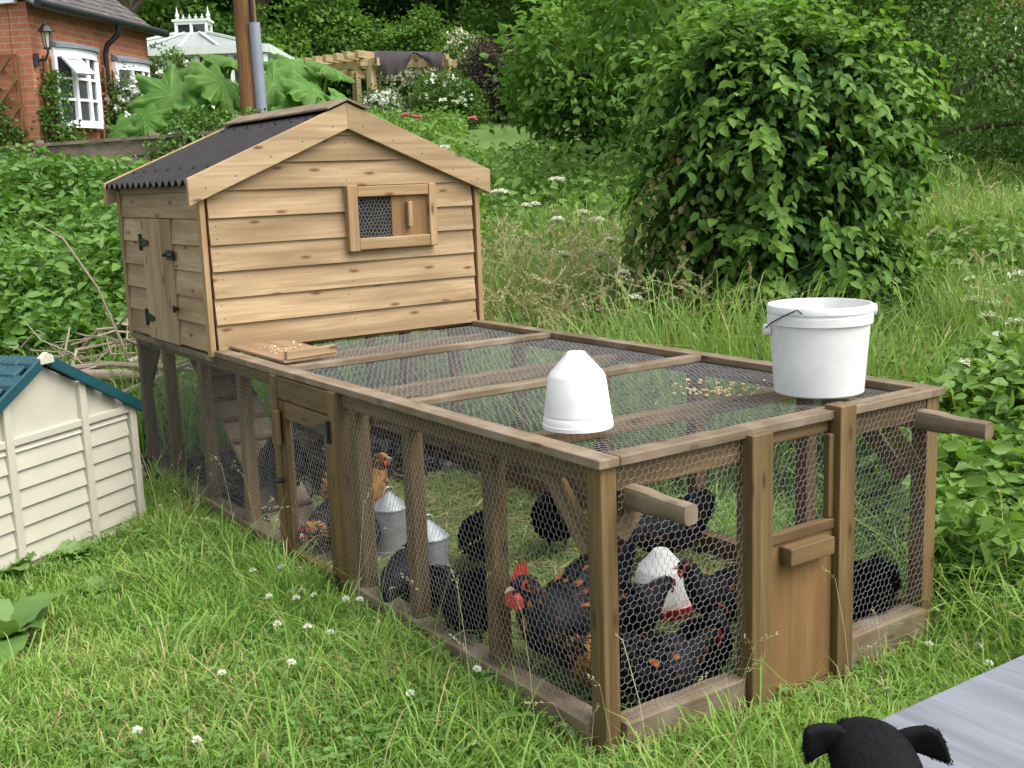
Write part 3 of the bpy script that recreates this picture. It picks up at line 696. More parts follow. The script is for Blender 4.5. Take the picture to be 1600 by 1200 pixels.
# ================================================================== HENS
def catmull(P, n):
    P = np.array(P, float); m = len(P); d = np.r_[0, np.cumsum(np.linalg.norm(np.diff(P[:, :2], axis=0), axis=1)+.004)]
    u = np.linspace(0, d[-1], n); Q = np.empty((n, P.shape[1]))
    T = np.gradient(P, d, axis=0)
    i = np.clip(np.searchsorted(d, u, side='right')-1, 0, m-2); h = d[i+1]-d[i]; t = ((u-d[i])/h)[:, None]; h = h[:, None]
    return (2*t**3-3*t**2+1)*P[i]+(t**3-2*t**2+t)*h*T[i]+(-2*t**3+3*t**2)*P[i+1]+(t**3-t**2)*h*T[i+1]
def loft(prof, n=44, K=20, jit=.0, y0=0.0):
    """prof rows (x, z, half width, half height); rings square to the spine"""
    Q = catmull(prof, n); C = Q[:, :2]; R = np.maximum(Q[:, 2:4], .002)
    T = unit(np.gradient(C, axis=0)); a = np.linspace(0, 2*math.pi, K, endpoint=False)
    ca, sa = np.cos(a), np.sin(a)
    Nx, Nz = -T[:, 1], T[:, 0]
    X = C[:, 0, None]+Nx[:, None]*sa*R[:, 1:2]; Z = C[:, 1, None]+Nz[:, None]*sa*R[:, 1:2]; Y = y0+ca*R[:, 0:1]
    V = np.stack([X, Y, Z], -1)
    if jit: V = V+rng.normal(0, jit, V.shape)
    F = [(i*K+k, (i+1)*K+k, (i+1)*K+(k+1) % K, i*K+(k+1) % K) for i in range(n-1) for k in range(K)]+[tuple(range(K)), tuple(range(n*K-1, (n-1)*K-1, -1))]
    nr = np.stack([Nx[:, None]*sa/R[:, 1:2], ca/R[:, 0:1]+0*Nx[:, None], Nz[:, None]*sa/R[:, 1:2]], -1); nr = unit(nr)
    T3 = np.stack([T[:, 0], 0*T[:, 0], T[:, 1]], 1)
    return V, F, nr, T3, a
BODY = [(-.190, .285, .004, .010), (-.180, .270, .014, .034), (-.152, .242, .028, .056), (-.112, .212, .054, .073), (-.055, .184, .082, .088), (.010, .163, .092, .092)]
NECK = {'mid': [(.066, .172, .083, .087), (.102, .200, .060, .062), (.124, .232, .042, .044), (.138, .262, .031, .033), (.152, .285, .026, .028), (.170, .293, .019, .021), (.186, .289, .010, .010), (.190, .287, .003, .003)],
        'stand': [(.066, .175, .083, .087), (.104, .216, .060, .062), (.124, .264, .042, .044), (.134, .306, .031, .033), (.142, .338, .026, .028), (.160, .350, .019, .021), (.176, .349, .010, .010), (.180, .348, .003, .003)],
        'low': [(.066, .170, .083, .087), (.112, .184, .058, .060), (.152, .200, .039, .041), (.184, .212, .029, .031), (.208, .215, .025, .026), (.226, .210, .018, .019), (.238, .205, .009, .009), (.242, .203, .003, .003)],
        'peck': [(.066, .166, .083, .085), (.112, .155, .059, .061), (.148, .126, .041, .043), (.172, .090, .030, .032), (.188, .062, .026, .027), (.201, .043, .019, .020), (.210, .032, .009, .009), (.213, .029, .003, .003)]}
def hencol(scheme, f, base, r):
    """plumage colour by place on the bird (f: 0 tail to 1 head) and a random number; base: the down under the feathers"""
    blk = np.array([.009, .009, .012]); gold = np.array([.27, .125, .04]); rust = np.array([.20, .062, .018]); gin = np.array([.40, .205, .06]); dk = np.array([.035, .022, .014])
    if scheme == 'ginger': p = np.where(f < .22, .1, np.where(f > .86, .2, .96)); return np.where((r < p)[:, None], gin*(.7+.4*r[:, None]), dk)
    if base: return np.tile(blk, (len(f), 1))*(1+0*r[:, None])
    if scheme == 'black': return np.where((r > .94)[:, None] & (f > .62)[:, None], rust, blk*(1+.5*r[:, None]))
    if scheme == 'gold_laced':
        p = np.where(f > .48, np.where(f < .92, .22, .08), .04); return np.where((r < p)[:, None], np.where((r < p*.55)[:, None], rust, gold*.85), blk*(1+r[:, None]))
    p = np.where((f > .60) & (f < .93), .88, .08); return np.where((r < p)[:, None], gin*(.7+.4*r[:, None]), blk)
def hen(label, loc, deg, pose, s, scheme, comb=.6, name='hen', cat='hen'):
    loc = (loc[0], loc[1], float(H(loc[0], loc[1]))+.002+loc[2]); t = thing(name, label, cat, loc, 'hens in the wire run' if name == 'hen' else None, math.radians(deg)); B0 = BODY if name == 'hen' else [(x, z+.06*max(0, (-x-.08)/.11), a_, b_) for x, z, a_, b_ in BODY]
    V, F, nr, T, a = loft(B0+NECK[pose]); n, K = V.shape[:2]
    f = np.linspace(0, 1, n)
    VV = V.reshape(-1, 3)*s; me = bpy.data.meshes.new('body'); me.from_pydata(VV.tolist(), [], F); me.update(); me.polygons.foreach_set('use_smooth', [True]*len(me.polygons))
    cc = np.ones((n*K, 4), np.float32); cc[:, :3] = hencol(scheme, np.repeat(f, K), True, rng.random(n*K)*.9)
    me.attributes.new('col', 'FLOAT_COLOR', 'POINT').data.foreach_set('color', cc.ravel())
    link('body', me, 'feather', t, True)
    m = 1500; i = np.clip((rng.random(m)**.95*n*.93).astype(int), 1, n-3); k = rng.integers(0, K, m)
    P = V[i, k]+nr[i, k]*.001; ff = f[i]
    A = -T[i]+nr[i, k]*rng.uniform(.10, .38, m)[:, None]+rng.normal(0, .12, (m, 3))
    L = np.where(ff > .8, .020, np.where(ff > .6, .032, .036))*rng.uniform(.8, 1.3, m)
    leaves('plumage', P*s, A, nr[i, k], L*s, L*np.where((ff > .55), .34, .52)*s, 'feather', t, None, hencol(scheme, ff, False, rng.random(m)), .02, .06, True)
    m = 16; P = V[rng.integers(3, 8, m), rng.integers(0, K, m)]; A = np.stack([-.45+rng.normal(0, .15, m), rng.normal(0, .22, m), .8+0*P[:, 0]], 1)
    leaves('tail_feathers', P*s, A, np.tile([0, 1., .2], (m, 1)), rng.uniform(.045, .075, m)*s*(1 if name == 'hen' else 1.5), .022*s, 'feather', t, None, np.tile([.010, .010, .013], (m, 1)), .05, .25, True)
    hp = NECK[pose]; h0, h1 = np.array(hp[-4][:2]), np.array(hp[-1][:2]); d = (h1-h0)/np.linalg.norm(h1-h0); nn = np.array([-d[1], d[0]])
    if nn[1] < 0: nn = -nn
    P3 = lambda u, v, y: np.array([h0[0]+d[0]*u+nn[0]*v, y, h0[1]+d[1]*u+nn[1]*v])*s
    q = MB(); q.tube([P3(.030, -.001, 0), P3(.046, -.003, 0), P3(.058, -.009, 0)], [.0085*s, .006*s, .001], 10); q.build('beak', 'horn', t, 0, True, True)
    q = MB(); prof = [(-.018, .018), (-.010, .046), (-.004, .034), (.003, .054), (.010, .036), (.017, .050), (.022, .032), (.028, .040), (.034, .014)]
    pp = [P3(u, .012+(v-.012)*comb, y) for y in (-.003, .003) for u, v in prof]; k = len(prof)
    q.add(pp, [tuple(range(k)), tuple(range(2*k-1, k-1, -1))]+[(j, j+k, (j+1) % k+k, (j+1) % k) for j in range(k)]); q.build('comb', 'comb_red', t, .0015, False, True)
    for y in (-.010, .010):
        q = MB(); q.tube([P3(.026, -.012, y), P3(.028, -.024, y*1.2), P3(.026, -.024-.018*comb, y*1.2), P3(.026, -.028-.024*comb, y*1.1)], [.005*s, .010*s*comb+.002, .011*s*comb+.002, .003], 8); q.build('wattle', 'comb_red', t, 0, True, True)
        q = MB(); c = P3(.010, .007, y*2.15); q.tube([c-np.array([0, .002, 0]), c+np.array([0, .003*np.sign(y), 0])], .0042*s, 8); q.build('eye', 'black_iron', t, 0, True, True)
        q = MB(); q.tube([c*1.0+np.array([0, -.0015*np.sign(y), 0]), c+np.array([0, .0008*np.sign(y), 0])], .013*s, 12); q.build('face_patch', 'comb_red', t, 0, True, True)
    for y in (-.036, .036):
        q = MB(); q.tube(np.array([(0, y, .10), (.008, y, .055), (0, y, .012)])*s, np.array([.016, .0085, .007])*s, 8)
        for dx, dy in ((.045, 0), (.036, .024), (.036, -.024), (-.022, .004)): q.tube(np.array([(0, y, .012), (dx*.6, y+dy*.6, .010), (dx, y+dy, .003)])*s, np.array([.006, .005, .0025])*s, 6)
        q.build('leg', 'leg_grey', t, 0, True, True)
    return t
HENS = [
 ('big dark cockerel with bright red comb behind the netting left of the corner post', (.205, .395, 0), 186, 'mid', 1.04, 'gold_laced', 1.25, 'cockerel', 'cockerel'),
 ('black and gold hen low behind the netting right of the near corner post', (.255, .110, 0), -6, 'low', .80, 'gold_laced', .3),
 ('ginger breasted hen squeezed in behind the near corner post', (.20, .215, 0), -30, 'low', .66, 'ginger', .4),
 ('black hen bending towards the white drinker that has a red tray', (.43, .415, 0), 8, 'low', .74, 'black', .3),
 ('dark hen facing left beside the red drinker tray inside the run', (.72, .34, 0), 150, 'mid', .74, 'gold_laced', .5),
 ('black hen with red face just left of the end door', (.47, .165, 0), 30, 'low', .68, 'black', .6),
 ('dark hen standing behind the left carrying handle, far side of run', (.96, .86, 0), 165, 'low', .80, 'gold_laced', .3),
 ('black hen alone behind the netting right of the end door', (1.04, .170, 0), 80, 'peck', .80, 'black', .3),
 ('black hen under the corner brace left of the near corner post', (.78, 1.22, 0), 40, 'mid', .80, 'black', .3),
 ('dark hen seen from behind on open grass between two posts', (.47, 1.22, 0), 60, 'peck', .80, 'gold_laced', .3),
 ('dark hen with its back to the netting, left of the cockerel', (.10, .72, 0), 75, 'peck', .84, 'gold_laced', .3),
 ('black hen with raised tail feeding in front of the nearer galvanised drinker', (.10, 1.10, 0), 215, 'peck', .66, 'black', .3),
 ('black hen feeding right beside the nearer galvanised drinker', (.15, .985, 0), 30, 'peck', .60, 'black', .3),
 ('ginger hen standing upright in the middle of the run', (.375, 1.96, 0), -60, 'stand', .86, 'ginger', .4),
 ('dark and ginger hen seen through the mesh of the side door', (.145, 1.73, 0), 215, 'low', .70, 'gold_neck', .3),
 ('black hen half hidden behind the right post of the side door', (.21, 1.60, 0), 20, 'peck', .64, 'black', .3),
 ('black hen beside the cleated ramp under the hen house', (.19, 2.21, .085), 75, 'low', .95, 'black', .3),
]
for h in HENS: hen(*h)

# ================================================================== BLACK DOG, seen from behind
hd_ = 55.0; dg = thing('dog', 'black dog with folded ears seen from behind at the bottom edge', 'dog', (-.322, -.963, .016), None, math.radians(hd_))
prof = [(-.64, .33, .015, .02), (-.62, .335, .06, .075), (-.55, .345, .082, .10), (-.42, .345, .084, .105), (-.30, .335, .094, .12), (-.19, .345, .088, .115), (-.115, .385, .070, .082), (-.066, .432, .060, .062), (-.018, .464, .058, .043), (.022, .468, .052, .038), (.055, .458, .030, .031), (.09, .444, .023, .024), (.118, .440, .018, .019), (.126, .438, .006, .008)]
V, F, nr, T, a = loft(prof, 60, 24); dv = V.reshape(-1, 3).tolist(); df = list(F)
def addloft(pts, rad):
    q = MB(); q.tube(pts, rad, 12); k = len(dv); dv.extend([list(p) for p in q.v]); df.extend([tuple(i+k for i in g) for g in q.f])
for y in (-.055, .055):
    addloft([(-.20, y, .33), (-.19, y, .22), (-.20, y, .10), (-.185, y, .02), (-.165, y, -.02)], [.055, .035, .022, .020, .024])
    addloft([(-.55, y, .33), (-.52, y, .22), (-.60, y, .12), (-.585, y, .02), (-.565, y, -.02)], [.075, .050, .023, .020, .024])
addloft([(-.62, 0, .36), (-.70, 0, .33), (-.76, 0, .24), (-.77, 0, .15)], [.03, .024, .020, .008])
me = bpy.data.meshes.new('body'); me.from_pydata(dv, [], df); me.update()
bo = link('body', me, 'dog_black', dg, True)
rm = bo.modifiers.new('remesh', 'REMESH'); rm.mode = 'VOXEL'; rm.voxel_size = .009; rm.use_smooth_shade = True
smo = bo.modifiers.new('smooth', 'SMOOTH'); smo.iterations = 4; smo.factor = .5
hairs = []
def ear(sg):
    # a folded flap, outline in the plane across the head, softly thick and cupped
    O = [(.020, .490), (.034, .507), (.060, .512), (.084, .511), (.090, .509), (.092, .503), (.092, .480), (.088, .472), (.086, .456), (.081, .455), (.062, .464), (.042, .470), (.024, .470)] if sg > 0 else [(.022, .486), (.036, .495), (.056, .500), (.074, .505), (.088, .502), (.096, .488), (.104, .462), (.104, .456), (.100, .454), (.082, .457), (.058, .465), (.036, .468), (.025, .470)]
    O = np.array(O); c = O.mean(0); V = []; rings = (0.0, .45, .8, 1.0, 1.0, .8, .45, 0.0); tx = (.012, .012, .010, .004, -.004, -.010, -.011, -.011)
    for f_, x_ in zip(rings, tx):
        for y, z in c+(O-c)*max(f_, .02): V.append((x_+.010-2.0*(y-.05)**2*4-.15*(z-.48), y*sg, z))
    K = len(O); n_ = len(rings); Fc = [(i*K+k, (i+1)*K+k, (i+1)*K+(k+1) % K, i*K+(k+1) % K) for i in range(n_-1) for k in range(K)]+[tuple(range(K)), tuple(range(n_*K-1, (n_-1)*K-1, -1))]
    m_ = bpy.data.meshes.new('ear'); m_.from_pydata(V, [], Fc); m_.update(); m_.polygons.foreach_set('use_smooth', [True]*len(m_.polygons))
    o = link('ear', m_, 'dog_black', dg, True); sb = o.modifiers.new('sub', 'SUBSURF'); sb.levels = 1; sb.render_levels = 1
    VV = np.array(V); m1 = 1800; k = rng.integers(K, len(VV)-K, m1); w_ = rng.random(m1)[:, None]; j = np.where(rng.random(m1) < .5, k-1, k)+np.where(rng.random(m1) < .5, K, 0); j = np.clip(j, 0, len(VV)-1)
    P = VV[k]*(1-w_)+VV[j]*w_; cc_ = np.array([.0, c[0]*sg, c[1]]); Nq = unit(P-cc_+np.array([-.02, 0, 0])*(k >= 4*K)[:, None]+np.array([.02, 0, 0])*(k < 4*K)[:, None]); hairs.append((P-Nq*.001, Nq, np.tile([0, .5*sg, -.8], (m1, 1))))
ear(1); ear(-1)
Vb = loft(prof, 60, 24)[0]; m = 22000; fi = rng.uniform(18, 58.5, m); i = fi.astype(int); wi = (fi-i)[:, None]; k = rng.integers(0, 24, m); w1 = rng.random(m)[:, None]; k2 = (k+1) % 24
P = (Vb[i, k]*(1-w1)+Vb[i, k2]*w1)*(1-wi)+(Vb[i+1, k]*(1-w1)+Vb[i+1, k2]*w1)*wi; hairs.append((P, unit(nr[i, k]*(1-w1)+nr[i, k2]*w1), -T[i]))
P = np.concatenate([h[0] for h in hairs]); Nn = np.concatenate([h[1] for h in hairs]); A = np.concatenate([h[2] for h in hairs])+Nn*.12+rng.normal(0, .18, P.shape)
leaves('fur', P, A, Nn, rng.uniform(.002, .0048, len(P)), .0009, 'dog_black', dg, local=True, fold=.0, curl=.1)
q = MB(); q.tube([(.122, 0, .446), (.131, 0, .444)], [.010, .007], 10); q.build('nose', 'black_iron', dg, 0, True, True)
for y in (-.026, .026): q = MB(); q.tube([(.046, y, .476), (.054, y*1.08, .477)], [.008, .005], 10); q.build('eye', 'black_iron', dg, 0, True, True)

# ================================================================== BUILDINGS AND GARDEN FURNITURE ON THE TERRACE
hc = np.array([-5.77, 14.62]); e1 = unit(np.array([.19, .98])); e2 = np.array([-e1[1], e1[0]])
def hp(a, b, z): s, t = hc+e1*a+e2*b; return at(s, t, z)
HG = 1.35; EV = 3.60; HL = 2.98; HB = 5.2
house = thing('brick_cottage', 'red brick cottage with slate roof and white bow windows', 'house', hp(1.5, 2.5, HG))
def hquad(pts, mat, name, parent, uo=0.0): pass
# walls
w_front = MB(); w_front.hexa([hp(0, 0, HG-.4), hp(HL, 0, HG-.4), hp(HL, .25, HG-.4), hp(0, .25, HG-.4), hp(0, 0, EV), hp(HL, 0, EV), hp(HL, .25, EV), hp(0, .25, EV)])
def wallgc(o_mb, P0, U): o_mb.g = [(float((np.array(v)-P0)@U), v[2], 0) for v in o_mb.v]
U1 = hp(1, 0, 0)-hp(0, 0, 0); U2 = hp(0, 1, 0)-hp(0, 0, 0)
wallgc(w_front, hp(0, 0, 0), U1+U2); w_front.t = [1]*len(w_front.t); w_front.build('wall', 'brick', house)
q = MB(); ap = EV+2.0
pts = [(0.26, HG-.4), (HB, HG-.4), (HB, EV), (HB/2, ap), (.26, EV+.2)]
for a0, a1 in ((.001, .25), (HL-.25, HL-.001)):
    P = [hp(a0, b, z) for b, z in pts]+[hp(a1, b, z) for b, z in pts]; q.add(P, [(0, 1, 2, 3, 4), (9, 8, 7, 6, 5)]+[(k, k+5, (k+1) % 5+5, (k+1) % 5) for k in range(5)])
wallgc(q, hp(0, 0, 0), U1+U2); q.t = [1]*len(q.t); q.build('gable_wall', 'brick', house)
q = MB(); q.hexa([hp(.0, HB-.25, HG-.4), hp(HL, HB-.25, HG-.4), hp(HL, HB, HG-.4), hp(.0, HB, HG-.4), hp(.0, HB-.25, EV), hp(HL, HB-.25, EV), hp(HL, HB, EV), hp(.0, HB, EV)]); wallgc(q, hp(0, 0, 0), U1+U2); q.build('wall', 'brick', house)
for sg in (0, 1):
    q = MB(); B = (lambda b: b) if sg == 0 else (lambda b: HB-b); n = 22
    for k in range(n):
        f0, f1 = k/n, min(1, (k+1.15)/n); b0, b1 = -.22+f0*(HB/2+.22), -.22+f1*(HB/2+.22); z = lambda b: EV-.10+(b+.22)*(ap-EV+.16)/(HB/2+.22)
        P = [hp(-.14, B(b0), z(b0)+.03), hp(HL+.10, B(b0), z(b0)+.03), hp(HL+.10, B(b1), z(b1)+.008), hp(-.14, B(b1), z(b1)+.008)]
        P2 = [p-np.array([0, 0, .03]) for p in P]
        off = random.uniform(0, 5); L = HL+.24
        q.add(P2+P, [(3, 2, 1, 0), (4, 5, 6, 7), (0, 1, 5, 4), (1, 2, 6, 5), (2, 3, 7, 6), (3, 0, 4, 7)], [(off, 0.05, 0), (off+L, .05, 0), (off+L, .1, 0), (off, .1, 0)]*2, random.uniform(.9, 1.1))
    q.build('roof', 'roof_tile', house)
q = MB(); q.tube([hp(-.16, -.26, EV-.06), hp(HL+.12, -.26, EV-.06)], .055, 10); g_ = q.build('gutter', 'black_iron', house, 0, True)
q = MB(); q.tube([hp(1.72, -.26, EV-.10), hp(1.72, -.24, EV-.22), hp(1.66, -.10, EV-.36), hp(1.64, -.07, EV-.48), hp(1.64, -.07, HG)], .036, 10); q.build('downpipe', 'black_iron', house, 0, True)
q = MB(); q.hexa([hp(-.10, .10, EV-.03), hp(-.01, .10, EV-.03), hp(-.01, .62, EV-.03), hp(-.10, .62, EV-.03), hp(-.10, .10, EV+.16), hp(-.01, .10, EV+.16), hp(-.01, .62, EV+.16), hp(-.10, .62, EV+.16)]); q.build('eave_board', 'paint_white', house, .005)
def bow(a0, a1, z0, z1, open_):
    am, hw = (a0+a1)/2, (a1-a0)/2
    pb = lambda a: -.03-.19*max(0, 1-((a-am)/hw)**2)**.75
    A = np.linspace(a0, a1, 25)
    def band(mb, za, zb, pr, th):
        for x0, x1 in zip(A[:-1], A[1:]):
            mb.hexa([hp(x0, pb(x0)-pr, za), hp(x1, pb(x1)-pr, za), hp(x1, pb(x1)-pr+th, za), hp(x0, pb(x0)-pr+th, za), hp(x0, pb(x0)-pr, zb), hp(x1, pb(x1)-pr, zb), hp(x1, pb(x1)-pr+th, zb), hp(x0, pb(x0)-pr+th, zb)])
    q = MB(); band(q, z0-.04, z0+.05, .03, .10); band(q, z1-.16, z1-.05, .03, .09)
    zr = [z0+.05, z0+.05+(z1-z0-.21)/3, z0+.05+2*(z1-z0-.21)/3]
    for z in zr[1:]: band(q, z-.016, z+.016, .008, .035)
    cols = np.linspace(a0, a1, 5)
    for a in cols:
        wv = .030
        b = pb(min(max(a, a0+.03), a1-.03)) if a in (cols[0], cols[-1]) else pb(a)
        q.hexa([hp(a-wv, b-.016, z0+.04), hp(a+wv, b-.016, z0+.04), hp(a+wv, b+.04, z0+.04), hp(a-wv, b+.04, z0+.04), hp(a-wv, b-.016, z1-.15), hp(a+wv, b-.016, z1-.15), hp(a+wv, b+.04, z1-.15), hp(a-wv, b+.04, z1-.15)])
    o = q.build('window', 'paint_white', house)
    q = MB()
    for x0, x1 in zip(cols[:-1], cols[1:]): q.add([hp(x0, pb(x0)+.012, z0), hp(x1, pb(x1)+.012, z0), hp(x1, pb(x1)+.012, z1-.1), hp(x0, pb(x0)+.012, z1-.1)], [(0, 1, 2, 3)])
    q.build('pane', 'window_glass', o)
    q = MB()
    for x0, x1 in zip(A[:-1], A[1:]): q.hexa([hp(x0, pb(x0)-.07, z1-.05), hp(x1, pb(x1)-.07, z1-.05), hp(x1, .02, z1-.02), hp(x0, .02, z1-.02), hp(x0, pb(x0)-.075, z1+.0), hp(x1, pb(x1)-.075, z1+.0), hp(x1, .02, z1+.07), hp(x0, .02, z1+.07)])
    q.build('lead_roof', 'lead', o)
    if open_:
        x0, x1 = cols[0]+.02, cols[1]+.04; zt, zb = z1-.17, zr[2]+.02; p0, p1 = pb(x0+.05), pb(x1)
        def cq(u, v): return hp(x0+(x1-x0)*u, (p0+(p1-p0)*u)-.03-.20*v, zt-(zt-zb)*.96*v)
        def slab(u0, u1, v0, v1, th=.03):
            P = [cq(u0, v0), cq(u1, v0), cq(u1, v1), cq(u0, v1)]; nn = unit(np.cross(P[1]-P[0], P[3]-P[0]))*th
            return P, [p-nn for p in P]
        q = MB()
        for u0, u1, v0, v1 in ((0, 1, 0, .16), (0, 1, .84, 1), (0, .14, .16, .84), (.86, 1, .16, .84)):
            P, P2 = slab(u0, u1, v0, v1); q.hexa(P2+P)
        f_ = q.build('casement', 'paint_white', o)
        P, P2 = slab(.14, .86, .16, .84, .012); q = MB(); q.hexa(P2+P); q.build('casement_pane', 'sky_reflection_glass', o)
bow(.40, 1.38, 2.14, 3.14, True); bow(1.90, 2.80, 2.12, 3.10, False)
# lantern on the corner
ln = thing('wall_lantern', 'black carriage lantern on the brick cottage corner', 'lantern', hp(.08, -.1, 3.05))
q = MB(); q.span(hp(.05, -.03, 2.86)-.03, hp(.05, -.03, 2.86)+np.array([.03, .03, .12])); q.tube([hp(.05, -.04, 2.90), hp(.05, -.16, 2.90), hp(.05, -.20, 2.98), hp(.05, -.20, 3.04)], .014, 8); q.build('bracket', 'black_iron', ln, 0)
c_ = hp(.05, -.20, 3.04); q = MB(); q.lathe([(.035, 0), (.055, .19), (.001, .19)], c_, 6); q.build('glass', 'amber_glass', ln, 0)
q = MB(); q.lathe([(.001, .185), (.105, .19), (.10, .20), (.05, .26), (.02, .285), (.012, .32), (.001, .33)], c_, 6); q.lathe([(.001, -.02), (.045, -.02), (.045, .004), (.001, .004)], c_, 6)
for k in range(6):
    a = k*math.pi/3; q.tube([c_+np.array([.037*math.cos(a), .037*math.sin(a), 0]), c_+np.array([.058*math.cos(a), .058*math.sin(a), .19])], .006, 5)
q.build('cap', 'black_iron', ln, 0)
def trellis(name, label, fn, W_, H_, dia):
    t = thing(name, label, 'trellis', fn(W_/2, 0, 0)); q = MB()
    def st(a, b, th): q.bar(fn(a[0], a[1], th), fn(b[0], b[1], th), .035, .02, fn(0, 0, .1)-fn(0, 0, 0))
    for a, b in (((0, 0), (0, H_)), ((W_, 0), (W_, H_)), ((0, 0), (W_, 0)), ((0, H_), (W_, H_))): st(a, b, .05)
    q.build('frame', 'pole_wood', t); q = MB(); n = 7
    if dia:
        step = .33; k = -H_
        while k < W_:
            for sg in (0, 1):
                a0 = max(0, k); a1 = min(W_, k+H_); p = (a0, a0-k); r = (a1, a1-k)
                if sg: p, r = (p[0], H_-p[1]), (r[0], H_-r[1])
                if a1-a0 > .1: st(p, r, .03+.018*sg)
            k += step
    else:
        for k in range(1, 7): st((0, H_*k/7), (W_, H_*k/7), .03)
        st((W_/2, 0), (W_/2, H_), .012)
    q.build('lattice', 'pole_wood', t)
trellis('trellis', 'diagonal brown trellis on the cottage wall left of the lantern', lambda u, v, d: hp(-.01-d, .16+u, 1.72+v), 1.3, 1.24, True)
trellis('trellis', 'narrow brown trellis between the two bow windows', lambda u, v, d: hp(1.42+u, -.01-d, 1.7+v), .16, 1.25, False)
trellis('trellis', 'narrow brown trellis left of the first bow window', lambda u, v, d: hp(.16+u, -.01-d, 1.7+v), .15, 1.25, False)

# conservatory
cv = thing('conservatory', 'white painted conservatory with glass hipped roof and finials', 'conservatory', at(-5.54, 21.6, 1.7))
def cp(a, b, z): return at(-5.54+a, 21.6+b, z)
CW, CD, CE, CR = 1.47, 1.15, 3.64, 4.02
def cpoly(mb, P, th=.03):
    P = [np.array(p) for p in P]; nn = unit(np.cross(P[1]-P[0], P[2]-P[0]))*th; k = len(P)
    mb.add(P+[p-nn for p in P], [tuple(range(k)), tuple(range(2*k-1, k-1, -1))]+[(j, j+k, (j+1) % k+k, (j+1) % k) for j in range(k)])
R0 = .27
q = MB()
for sg in (-1, 1):
    cpoly(q, [cp(-CW, sg*CD, CE), cp(CW, sg*CD, CE), cp(R0, sg*.16, CR), cp(-R0, sg*.16, CR)]); cpoly(q, [cp(sg*CW, -CD, CE), cp(sg*CW, CD, CE), cp(sg*R0, .16, CR), cp(sg*R0, -.16, CR)])
rf = q.build('roof', 'conservatory_roof', cv)
q = MB()
for sg in (-1, 1):
    for f in np.linspace(-1, 1, 5): q.bar(cp(f*CW, sg*(CD+.01), CE+.02), cp(f*R0, sg*.16, CR+.03), .04, .03)
    for f in np.linspace(-1, 1, 5): q.bar(cp(sg*(CW+.01), f*CD, CE+.02), cp(sg*R0, f*.16, CR+.03), .045, .04)
for a, b in (((-1, -1), (1, -1)), ((1, -1), (1, 1)), ((1, 1), (-1, 1)), ((-1, 1), (-1, -1))): q.bar(cp(a[0]*(CW+.06), a[1]*(CD+.06), CE-.03), cp(b[0]*(CW+.06), b[1]*(CD+.06), CE-.03), .12, .14)
q.build('glazing_bars', 'paint_sage', cv)
q = MB()
for sg in (-1, 1):
    for x in (-R0, 0, R0): q.bar(cp(x, sg*.17, CR-.02), cp(x, sg*.17, CR+.20), .05, .05, (1, 0, 0))
    for z in (CR, CR+.19): q.bar(cp(-R0, sg*.17, z), cp(R0, sg*.17, z), .05, .05)
    for z in (CR, CR+.19): q.bar(cp(sg*R0, -.17, z), cp(sg*R0, .17, z), .05, .05)
q.bar(cp(-R0-.06, 0, CR+.235), cp(R0+.06, 0, CR+.235), .42, .04)
q.build('ridge_lantern', 'paint_sage', cv)
q = MB(); q.hexa([cp(-R0, -.15, CR), cp(R0, -.15, CR), cp(R0, .15, CR), cp(-R0, .15, CR), cp(-R0, -.15, CR+.2), cp(R0, -.15, CR+.2), cp(R0, .15, CR+.2), cp(-R0, .15, CR+.2)]); q.build('lantern_pane', 'window_glass', cv)
for sg in (-1, 1): q = MB(); q.lathe([(.04, 0), (.045, .03), (.022, .05), (.042, .08), (.038, .10), (.014, .16), (.003, .25), (.001, .255)], cp(sg*(R0+.01), 0, CR+.25), 12); q.build('finial', 'paint_sage', cv, 0, True)
q = MB()
for x in np.linspace(-R0+.1, R0-.1, 4):
    q.bar(cp(x, 0, CR+.25), cp(x, 0, CR+.34), .018, .018, (1, 0, 0)); q.bar(cp(x-.03, 0, CR+.31), cp(x+.03, 0, CR+.31), .018, .018); q.lathe([(.001, -.015), (.016, 0), (.001, .015)], cp(x, 0, CR+.35), 6)
q.bar(cp(-R0, 0, CR+.27), cp(R0, 0, CR+.27), .03, .03); q.build('cresting', 'paint_sage', cv)
q = MB(); g2 = MB()
cor = [(-CW, -CD), (CW, -CD), (CW, CD), (-CW, CD)]
for (a0, b0), (a1, b1) in zip(cor, cor[1:]+cor[:1]):
    n = 5 if abs(a1-a0) > 1 else 4
    for k in range(n):
        f0, f1 = k/n, (k+1)/n; A0, A1 = (a0+(a1-a0)*f0, b0+(b1-b0)*f0), (a0+(a1-a0)*f1, b0+(b1-b0)*f1)
        q.bar(cp(*A0, 1.5), cp(*A0, CE-.05), .09, .09, (1, .2, 0))
        q.bar(cp(*A0, 2.2), cp(*A1, 2.2), .07, .08); q.bar(cp(*A0, CE-.10), cp(*A1, CE-.10), .06, .06)
        arc = [cp(A0[0]+(A1[0]-A0[0])*u, A0[1]+(A1[1]-A0[1])*u, CE-.40+.26*math.sin(u*math.pi)**.8) for u in np.linspace(.04, .96, 12)]
        q.tube(arc, .028, 6)
        g2.add([cp(*A0, 2.2), cp(*A1, 2.2), cp(*A1, CE-.1), cp(*A0, CE-.1)], [(0, 1, 2, 3)])
        q.hexa([cp(A0[0], A0[1], 1.5), cp(A1[0], A1[1], 1.5), cp(A1[0]*.985, A1[1]*.985, 1.5), cp(A0[0]*.985, A0[1]*.985, 1.5), cp(A0[0], A0[1], 2.17), cp(A1[0], A1[1], 2.17), cp(A1[0]*.985, A1[1]*.985, 2.17), cp(A0[0]*.985, A0[1]*.985, 2.17)])
q.build('wall_frame', 'paint_sage', cv); g2.build('pane', 'window_glass', cv)

